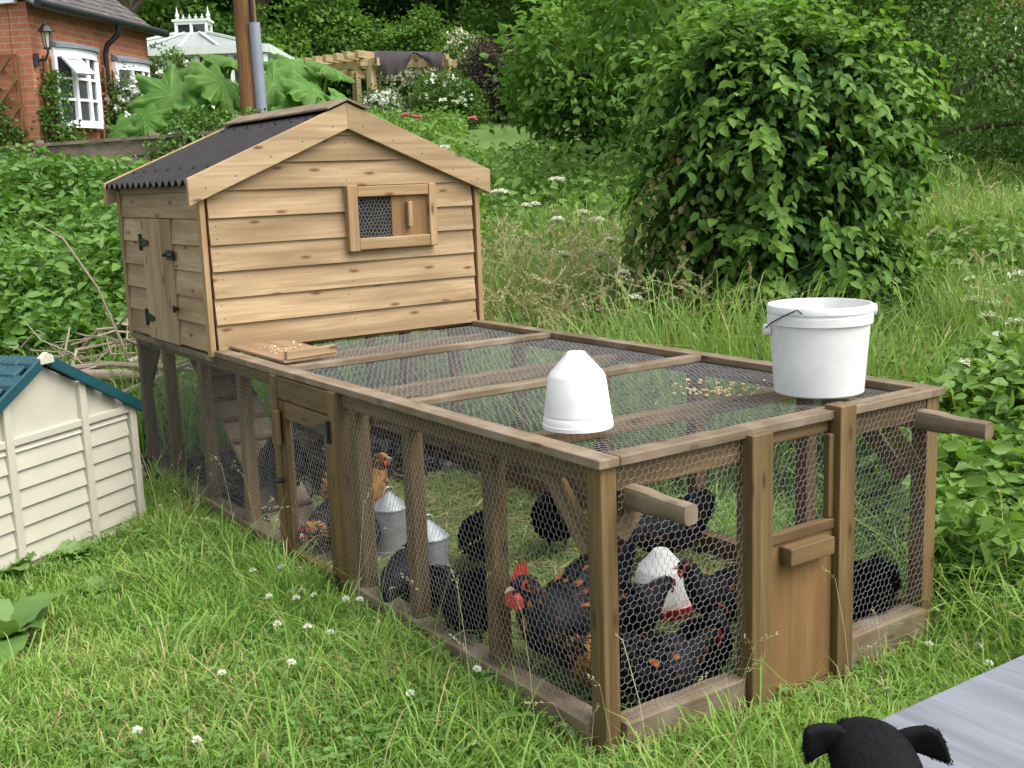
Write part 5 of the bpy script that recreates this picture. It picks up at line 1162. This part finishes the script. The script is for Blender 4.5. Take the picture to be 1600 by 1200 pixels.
# the big leafy bush behind the run
def sprays(name, parent, blobs, n, L, mat, per=7, step=.034, droop=.9, band=(.86, 1.16), lo=-.75):
    """hanging leafy twigs: each a short line of alternate leaves, set on the outside of the crown"""
    vol = np.array([b[1][0]*b[1][2] for b in blobs]); bi = rng.choice(len(blobs), n, p=vol/vol.sum()); c = np.array([b[0] for b in blobs])[bi]; r = np.array([b[1] for b in blobs])[bi]
    d = rdir(n); d[:, 2] = np.where(d[:, 2] < lo, -d[:, 2], d[:, 2]); C = c+d*r*rng.uniform(*band, n)[:, None]; out = unit(d/r)
    T = unit(out*.8+np.stack([rng.normal(0, .45, n), rng.normal(0, .45, n), rng.normal(-droop*.55, .4, n)], 1))
    P = []; A = []; S0 = unit(np.cross(T, [0, 0, 1.])+rng.normal(0, .3, (n, 3)))
    for j in range(per):
        T = unit(T+np.array([0, 0, -droop*.16])); P.append(C+T*0); C = C+T*step; A.append(T*.75+S0*(.75 if j % 2 else -.75)+rng.normal(0, .2, (n, 3))+np.array([0, 0, -.25]))
    P = np.concatenate(P); A = np.concatenate(A); o3 = np.tile(out, (per, 1)); f = np.repeat(np.linspace(.6, 1.0, per), n); l = L*rng.uniform(.6, 1.25, len(P))*f**.3
    return leaves(name, P, A, np.array([0, 0, .8])+o3*.6+rng.normal(0, .3, P.shape), l, l*.6, mat, parent, np.clip(np.tile(rng.random(n), per)*.6+rng.random(len(P))*.3+.25*(f-.6), 0, 1))
BB = [((1.44, 6.15, 1.30), (.54, .54, .66)), ((1.46, 6.12, .78), (.52, .50, .46)), ((1.28, 6.25, 1.70), (.36, .40, .28)), ((1.72, 6.2, 1.62), (.34, .38, .32)), ((1.02, 6.3, 1.12), (.24, .30, .38)), ((1.94, 6.1, 1.28), (.22, .30, .34)), ((1.10, 6.15, .62), (.26, .30, .26)), ((1.86, 6.0, .62), (.22, .26, .24))]
bo_ = tree('hazel_bush', 'large rounded dark green bush with oval leaves standing behind the bucket', 'bush', 1.46, 6.15, BB, 13000, .062, 'bush_inner_shade', .035, 40, fork=.12, clump=.13, per=8, W=.60, droop=.5, shell=.35, jag=.08)
BW = [(at(*b[0]), np.array(b[1])) for b in BB]
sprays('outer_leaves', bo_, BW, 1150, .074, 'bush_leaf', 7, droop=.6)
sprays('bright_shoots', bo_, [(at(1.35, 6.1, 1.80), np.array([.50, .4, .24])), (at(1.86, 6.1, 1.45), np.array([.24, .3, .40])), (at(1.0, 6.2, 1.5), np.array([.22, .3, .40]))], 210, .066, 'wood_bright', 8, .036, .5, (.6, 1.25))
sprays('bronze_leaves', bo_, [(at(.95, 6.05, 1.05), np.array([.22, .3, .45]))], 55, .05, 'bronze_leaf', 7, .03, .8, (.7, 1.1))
tree('hazel_tree', 'lighter green hazel between the far lawn and the big bush', 'tree', .95, 13.4, [((.75, 13.3, 2.55), (.62, .7, .75)), ((1.35, 13.3, 2.2), (.7, .7, .7)), ((.45, 13.4, 2.2), (.40, .5, .4)), ((1.9, 13.2, 2.9), (.8, .7, .8))], 7500, .105, 'wood_bright', .05, 14, clump=.24, per=9, droop=.3, shell=.4, jag=.15)
tree('hazel_tree', 'tall bright hazel rising directly behind the big bush', 'tree', 2.3, 10.5, [((1.55, 10.3, 2.75), (.95, .8, .8)), ((2.6, 10.6, 2.9), (.9, .8, .8)), ((1.2, 10.6, 2.5), (.4, .5, .4))], 5500, .100, 'wood_bright', .05, 14, clump=.2, per=12, droop=.4)
# small-leaved tree at the right with bare dark limbs
rt = thing('wild_plum_tree', 'small leaved tree with dark leaning limbs at the right edge', 'tree', atg(3.05, 10.6))
q = MB(); g0 = atg(3.05, 10.6)
for pts, rad in [([g0-[0, 0, .2], at(3.35, 10.6, 1.35), at(3.9, 10.6, 1.75), at(4.7, 10.5, 2.25), at(5.6, 10.4, 2.75)], [.10, .085, .065, .045, .02]), ([at(3.5, 10.6, 1.45), at(4.2, 10.7, 1.55), at(5.0, 10.7, 1.62), at(5.9, 10.7, 1.85)], [.05, .04, .03, .012]), ([at(3.9, 10.6, 1.75), at(3.95, 10.55, 2.3), at(4.08, 10.5, 2.9), at(4.05, 10.5, 3.5)], [.04, .032, .025, .012]), ([at(4.02, 10.5, 2.6), at(4.4, 10.45, 2.75), at(4.9, 10.5, 2.55)], [.02, .014, .007]), ([at(3.45, 10.6, 1.4), at(3.2, 10.7, 2.0), at(3.3, 10.7, 2.8), at(3.8, 10.6, 3.5)], [.045, .035, .025, .01]), ([at(3.3, 10.7, 2.8), at(4.2, 10.6, 3.2), at(5.0, 10.5, 3.25)], [.02, .014, .006])]: q.tube(pts, np.array(rad)*.62, 9)
q.build('trunk', 'bark', rt, 0, True)
crown('crown', rt, [(at(4.4, 10.6, 2.5), np.array([1.3, .8, .9])), (at(3.6, 10.7, 2.7), np.array([.8, .7, .8])), (at(5.3, 10.5, 1.9), np.array([.9, .8, .8])), (at(4.3, 10.5, 3.4), np.array([1.6, .8, .5]))], 24000, .052, 'birch_leaf', clump=.22, per=22, W=.6, shell=.2)
for s, t, z, r, n, lab in [(5.0, 15.0, 2.3, (1.5, 1.2, 1.6), 12000, 'dark shrub thicket behind the small leaved tree, right edge'), (3.2, 14.5, 1.9, (1.1, 1.0, 1.2), 8000, 'dark green thicket behind the big bush on its right side'), (6.6, 13.5, 1.9, (1.3, 1.0, 1.4), 9000, 'dark shrub at the right edge beyond the meadow'), (8.2, 20.0, 3.0, (1.9, 1.2, 1.7), 8000, 'tall dark thicket in front of the far brick house')]:
    tree('thicket', lab, 'bush', s, t, [((s, t, z), r), ((s-.4, t, z-.6), (r[0]*.8, r[1], r[2]*.6))], n, .085, 'wood_leaf', .06, 12, 'thickets beyond the meadow', fork=.2, clump=.25, per=18, shell=.4)
# shrubs round the lawn and pergola
def shrub(lab, s, t, blobs, n, L, mat, name='shrub', fl=None, **kw):
    o = tree(name, lab, 'bush', s, t, blobs, n, L, mat, .05, 10, None, .2, **kw)
    if fl:
        m_, fm, fs = fl; i = rng.integers(0, len(blobs), m_); c = np.array([at(*b[0]) for b in blobs])[i]; r = np.array([b[1] for b in blobs])[i]; d = rdir(m_); d[:, 2] = np.where(d[:, 2] < -.4, -d[:, 2], d[:, 2]); d -= np.array([fh[0], fh[1], 0])*.7; d = unit(d)
        P = np.repeat(c+d*r*rng.uniform(.9, 1.08, m_)[:, None], 7, axis=0); leaves('blossom', P+rng.normal(0, fs*.35, P.shape), rdir(len(P)), rdir(len(P))*.6+np.repeat(d, 7, axis=0), fs, fs*.8, fm, o)
    return o
shrub('rambling cream rose flowering inside the pergola', -2.4, 32.6, [((-2.7, 32.8, 3.85), (.8, .5, .6)), ((-1.9, 32.9, 4.0), (.6, .5, .5))], 6000, .09, 'rose_leaf', 'rose_bush', (230, 'flower_cream', .085), clump=.3)
shrub('pale flowered shrub behind the right post of the pergola', -1.0, 33.6, [((-1.1, 33.6, 4.7), (.75, .6, .7)), ((-.9, 33.4, 3.9), (.7, .6, .7))], 7000, .09, 'wood_bright', 'rose_bush', (110, 'flower_cream', .09), clump=.3)
shrub('low white rose at the foot of the left pergola post', -3.0, 29.6, [((-3.0, 29.6, 3.15), (.55, .4, .35))], 2500, .08, 'rose_leaf', 'rose_bush', (90, 'flower_white', .07), clump=.25)
shrub('rounded light green clipped shrub beside the garden seat', -1.55, 29.8, [((-1.45, 29.8, 3.30), (.80, .6, .62)), ((-1.0, 29.6, 3.1), (.5, .5, .5))], 11000, .07, 'box_leaf', 'clipped_shrub', (22, 'flower_white', .08), clump=.2, shell=.8, jag=.04)
shrub('rounded bronze purple shrub at the edge of the far lawn', -.10, 32.4, [((-.15, 32.4, 4.25), (.85, .7, .75)), ((.15, 32.2, 3.7), (.85, .7, .7))], 10000, .09, 'purple_leaf', 'purple_shrub', None, clump=.25)
shrub('dark shrub below the purple shrub beside the far lawn', .9, 31.5, [((1.0, 31.5, 3.4), (.9, .7, .9)), ((1.7, 30.5, 3.8), (.9, .7, 1.1))], 8000, .11, 'wood_leaf', 'shrub', None, clump=.3)
shrub('spreading bright green shrub behind the pergola rafters', -5.6, 36.2, [((-5.9, 36, 5.0), (1.5, 1, .75)), ((-4.6, 36.2, 5.4), (1.1, 1, .7)), ((-5.2, 36.5, 6.2), (1.0, 1, .6))], 9000, .16, 'wood_bright', 'shrub', None, clump=.35)
shrub('leafy light green shrub above the netting of the pergola', -2.7, 35.5, [((-3.1, 35.5, 5.3), (.6, .6, .8)), ((-2.2, 35.6, 5.5), (.7, .6, .8)), ((-1.7, 35.8, 5.0), (.6, .6, .7))], 6000, .14, 'wood_bright', 'shrub', None, clump=.3)
# the wood behind
WOOD = [(-7.6, 38, .26, 'forked dark trunk behind the conservatory'), (-2.3, 39, .24, 'slim straight trunk above the pergola'), (-4.6, 41, .26, 'crooked trunk left of the slim straight one'), (-12.5, 38, .3, None), (-9.6, 31, .26, None), (.4, 39, .28, 'trunk above the purple shrub'), (3.6, 35, .28, None), (7.6, 31, .28, None), (11.5, 34, .3, None), (4.0, 25, .22, None), (8.0, 23, .22, None), (15.5, 36, .3, None), (-15.5, 33, .3, None)]
for k, (s, t, r0, lab) in enumerate(WOOD):
    g = Hst(s, t); R = random.uniform(2.4, 3.0)*(t/38)**.5
    bl = [((s+random.uniform(-1, 1), t+random.uniform(-1, 1), g+4.6+random.uniform(0, .8)), (R, R*.9, 1.7)), ((s-R*.6, t, g+6.5), (R*.8, R*.8, 1.6)), ((s+R*.6, t+.5, g+7.0), (R*.8, R*.8, 1.6)), ((s, t-.5, g+8.5), (R, R, 1.6))]
    tree('woodland_tree', ('woodland tree with '+lab) if lab else 'tall green tree of the wood that closes the view', 'tree', s, t, bl, 8500, .20 if t > 28 else .15, 'wood_leaf', r0, 16, 'trees of the wood behind the garden', .55, clump=.7, per=34, shell=.35)
# low dense growth of the wood as one mass
n = 62000; s = rng.uniform(-26, 26, n); t = 41+rng.gamma(2, 2.2, n)+np.abs(s)*-.12; P2 = stxy(s, t); P = ground(P2); P[:, 2] += rng.uniform(0, 1, n)**.8*(7.5+2.5*wav(s, t, .6)); cl = rdir(n)
tag(leaves('woodland_undergrowth', P, rng.normal(0, 1, (n, 3)), np.array([0, 0, .6])+cl*.7-np.array([fh[0], fh[1], 0])*.3, rng.uniform(.25, .5, n), .22, 'wood_leaf', None, np.clip(.15+.8*rng.random(n)*wav(s, P[:, 2], 1.1, 3), 0, 1)), kind='stuff')
n = 46000; s = rng.uniform(-14, 12, n); t = rng.uniform(35.5, 40, n)+.02*s*s*0; P = ground(stxy(s, t)); hgt = 1.8+2.8*wav(s, t, 1.0, 2); P[:, 2] += hgt*rng.random(n)**.7
tag(leaves('woodland_fringe', P, rng.normal(0, 1, (n, 3)), np.array([0, 0, .6])+rdir(n)*.7, rng.uniform(.12, .26, n), .12, 'wood_leaf', None, np.clip(.2+.9*rng.random(n)*wav(s, P[:, 2], 1.6, 3), 0, 1)), kind='stuff')
hs, ht_ = np.meshgrid(np.linspace(-70, 70, 60), np.linspace(52, 110, 30)); P = stxy(hs.ravel(), ht_.ravel()); hz = H(P[:, 0], P[:, 1])+sm((ht_.ravel()-52)/26)*22+rng.normal(0, .3, len(P))
b = (np.arange(29)[:, None]*60+np.arange(59)).ravel(); tag(link('wooded_hill', rawmesh('wooded_hill', np.concatenate([P, hz[:, None]], 1), np.stack([b, b+1, b+61, b+60], 1).ravel(), np.arange(len(b))*4), 'ground'), kind='structure')
# climbers on the cottage, ivy by the pole
def climber(lab, pts, n, L, mat, fl=None, name='climbing_plant', clump=.12, per=14):
    """pts: world centres and radii"""
    o = thing(name, lab, 'climber', pts[0][0]-np.array([0, 0, pts[0][1][2]])); q = MB(); b0 = pts[0][0]-np.array([0, 0, pts[0][1][2]*1.2])
    for c, r in pts: q.tube([b0, (b0+c)/2+rng.normal(0, .05, 3), c, c+np.array([0, 0, r[2]*.7])], [.02, .016, .012, .004], 6)
    q.build('stems', 'bark', o, 0, True); crown('foliage', o, pts, n, L, mat, clump=clump, per=per, shell=.45)
    if fl:
        m_, fm, fs = fl; i = rng.integers(0, len(pts), m_); c = np.array([p[0] for p in pts])[i]; r = np.array([p[1] for p in pts])[i]; d = rdir(m_)-np.array([fh[0], fh[1], 0])*.9+rh*.4; d = unit(d)
        P = np.repeat(c+d*r*1.05, 8, axis=0); leaves('blossom', P+rng.normal(0, fs*.25, P.shape), rdir(len(P)), rdir(len(P))*.5+np.repeat(d, 8, axis=0), fs, fs*.85, fm, o)
a3 = lambda *v: np.array(v, float)
climber('climber covering the lower trellis on the cottage at the left edge', [(hp(-.12, .55, 2.15), a3(.26, .26, .42)), (hp(-.12, 1.0, 2.35), a3(.34, .30, .45)), (hp(-.12, .75, 2.45), a3(.3, .2, .25)), (hp(-.12, .3, 1.8), a3(.25, .25, .3))], 3400, .06, 'rose_leaf')
climber('green climber between lantern and first bow window', [(hp(.16, -.12, 2.0), a3(.15, .15, .45)), (hp(.20, -.12, 2.45), a3(.13, .13, .35)), (hp(.30, -.17, 1.8), a3(.2, .2, .3))], 2300, .06, 'ivy')
climber('white rose climbing between the two bow windows', [(hp(1.70, -.16, 2.1), a3(.22, .22, .45)), (hp(1.78, -.18, 2.55), a3(.22, .22, .35)), (hp(2.05, -.28, 2.15), a3(.20, .20, .5)), (hp(1.6, -.15, 1.7), a3(.25, .25, .3))], 3600, .055, 'rose_leaf', (46, 'flower_white', .05), 'climbing_rose')
climber('bright green climber with white flowers at the cottage far corner', [(hp(3.05, -.25, 2.9), a3(.35, .35, .45)), (hp(3.3, -.45, 2.5), a3(.4, .4, .5)), (hp(3.7, -.65, 2.6), a3(.45, .4, .4)), (hp(4.2, -.9, 2.3), a3(.4, .4, .5))], 5200, .06, 'box_leaf', (26, 'flower_cream', .06), 'climbing_rose')
climber('ivy over the fence beside the utility pole', [(at(-2.95, 11.5, 1.80), a3(.35, .25, .20)), (at(-2.45, 11.6, 1.78), a3(.30, .25, .24)), (at(-3.2, 11.2, 1.55), a3(.16, .16, .22)), (at(-1.9, 12.2, 1.75), a3(.35, .3, .28))], 4200, .06, 'ivy', None, 'ivy')
# gunnera: giant lobed leaves
def gunnera(label, base, lv):
    t = thing('gunnera', label, 'plant', base, 'gunnera plants')
    for c, nrm, r in lv:
        c = np.array(c, float); nrm = unit(np.array(nrm, float)); ax = unit(np.cross(nrm, [.3, .2, .9])); ay = np.cross(nrm, ax); nr_, na = 12, 108; V, F = [c], []
        ph = random.uniform(0, 6); p1, p2, p3, p4 = [random.uniform(0, 6) for _ in range(4)]
        tb = random.uniform(.0, .3); TT = [tb+.5]
        for i in range(1, nr_+1):
            for k in range(na):
                an = 2*math.pi*k/na; u = i/nr_
                vv = abs(math.sin(an*3.5+ph)); lobe = 1-.34*vv**2.2-.07*abs(math.sin(an*10.5+p1))-.06*abs(math.sin(an*24+p2)); rad = r*u*(1+(lobe-1)*u**1.6)*(1+.05*math.sin(an*2+p3))
                z = r*(-.16*u*u*vv+.05*u*u*math.sin(an*2+p4)+.022*u*math.sin(an*21+p2)-.16*u**2.2+.03*u*u*math.sin(u*16+an*5))
                TT.append(tb+.75*math.exp(-(vv/.10)**2)*(1-.5*u)+.25*math.exp(-(abs(math.sin(an*10.5+p1))/.2)**2)*u)
                V.append(c+ax*rad*math.cos(an)+ay*rad*math.sin(an)+nrm*z)
        F += [(0, 1+k, 1+(k+1) % na) for k in range(na)]+[(1+(i-1)*na+k, 1+i*na+k, 1+i*na+(k+1) % na, 1+(i-1)*na+(k+1) % na) for i in range(1, nr_) for k in range(na)]
        q = MB(); q.add(V, F, None, 1); q.t = list(np.clip(TT, 0, 1)); o = q.build('leaf', 'gunnera', t, 0, True, split=False)
        q = MB(); q.tube([base, (base+c)/2+np.array([0, 0, .12]), c-nrm*.01], [.03, .024, .018], 8); q.build('stalk', 'stem_green', t, 0, True)
gb = atg(-3.25, 12.7)
gunnera('giant lobed gunnera leaves left of the utility pole', gb, [(at(-3.5, 12.5, 2.25), (-.25, -.85, .5), .48), (at(-2.95, 12.5, 2.36), (.4, -.75, .6), .42), (at(-3.75, 12.3, 2.02), (-.55, -.5, .55), .34), (at(-2.95, 13.1, 2.66), (.3, -.25, .95), .42), (at(-3.35, 13.2, 2.62), (-.3, -.25, .95), .40), (at(-4.05, 12.3, 1.90), (-.7, -.3, .45), .28), (at(-3.15, 12.3, 2.02), (.1, -.95, .25), .34)])
gunnera('giant gunnera leaves right of the utility pole behind the ridge', atg(-2.3, 13.7), [(at(-2.62, 13.6, 2.42), (-.2, -.7, .7), .48), (at(-2.15, 13.5, 2.34), (.3, -.6, .7), .46), (at(-2.45, 14.0, 2.68), (0, -.5, .8), .42), (at(-1.75, 13.6, 2.18), (.5, -.5, .6), .34), (at(-2.35, 13.3, 2.05), (0, -.95, .3), .34), (at(-2.0, 13.9, 2.62), (.3, -.3, .9), .34)])
gunnera('low gunnera leaf just right of the hen house ridge', atg(-1.35, 11.9), [(at(-1.45, 11.9, 1.98), (.1, -.5, .8), .30), (at(-1.15, 11.8, 1.86), (.3, -.4, .8), .26), (at(-.95, 9.5, 1.42), (.2, -.3, .9), .24)])
# sword-leaved clump and poppies in the border
b_ = atg(-.68, 9.3); o = thing('iris_clump', 'upright clump of sword shaped leaves right of the hen house roof', 'plant', b_)
n = 60; P = b_+rng.normal(0, .07, (n, 3))*[1, 1, 0]; blades('leaf', P, rng.uniform(.5, .92, n), .022, rng.uniform(.05, .35, n), 'nettle', o)
for px, py, d, fm, lab in [(632, 182, 15, 'petal_pink', 'pink poppy above the right slope of the hen house roof'), (652, 184, 15.4, 'petal_pink', 'pink poppy just right of the first poppy'), (738, 187, 14, 'petal_pink', 'salmon poppy below the far garden chair'), (696, 232, 9.5, 'petal_white', 'single white flower right of the hen house roof'), (692, 158, 22, 'petal_white', 'white rose bloom below the right pergola post'), (712, 160, 22, 'petal_white', 'white rose bloom second below the right pergola post')]:
    p = ray_at(px, py, d); g = float(H(p[0], p[1])); t_ = thing('poppy' if fm == 'petal_pink' else 'white_flower', lab, 'flower', (p[0], p[1], g)); q = MB(); q.tube([(p[0], p[1], g), (p[0]+.01, p[1], (g+p[2])/2), p], [.004, .003, .002], 5); q.build('stem', 'stem_green', t_)
    m_ = 16; an = rng.random(m_)*6.28; A = np.stack([np.cos(an), np.sin(an), rng.uniform(-.1, .9, m_)], 1); leaves('petals', np.tile(p, (m_, 1)), A, np.tile([0, 0, 1.], (m_, 1))+rng.normal(0, .3, (m_, 3)), .055*d/15+.02, .05*d/15+.02, fm, t_)
# dead branches heaped at the left, and a pale log behind the run
bp = atg(-2.1, 6.3); o = thing('brush_pile', 'heap of bleached dead branches left of the hen house', 'branches', bp)
for k in range(80):
    a = random.uniform(0, 6.28); L = random.uniform(.25, .85); c = bp+np.array([random.gauss(0, .24), random.gauss(0, .22), random.uniform(.02, .62)*.8]); d = np.array([math.cos(a), math.sin(a), random.uniform(-.2, .7)]); d /= np.linalg.norm(d); r = random.choice([.005, .006, .008, .012, .02])
    w_ = rng.normal(0, .05, 3); q = MB(); q.tube([c-d*L/2, c-d*L/6+w_, c+d*L/5-w_*.6, c+d*L/2+w_*.5], [r, r*.9, r*.7, r*.35], 7); q.build('branch', 'dead_wood', o, 0, True)
for pts, r in [([at(-2.05, 6.1, .35), at(-2.22, 6.2, .75), at(-2.42, 6.3, 1.02), at(-2.58, 6.3, 1.12)], .008), ([at(-2.5, 6.0, .33), at(-2.1, 5.95, .37), at(-1.65, 5.9, .33)], .022), ([at(-2.5, 6.2, .22), at(-2.0, 6.1, .27), at(-1.5, 6.0, .18)], .03)]:
    q = MB(); q.tube(pts, np.linspace(r, r*.5, len(pts)), 8); q.build('branch', 'dead_wood', o, 0, True)
lg = thing('fallen_log', 'pale curved dead log behind the mesh under the hen house', 'log', (.5, 3.9, .1)); q = MB(); q.tube([(-.15, 4.25, .34), (.25, 4.15, .30), (.65, 3.95, .14), (1.0, 3.75, .03)], [.030, .038, .042, .040], 12); q.build('log_body', 'dead_wood', lg, 0, True)
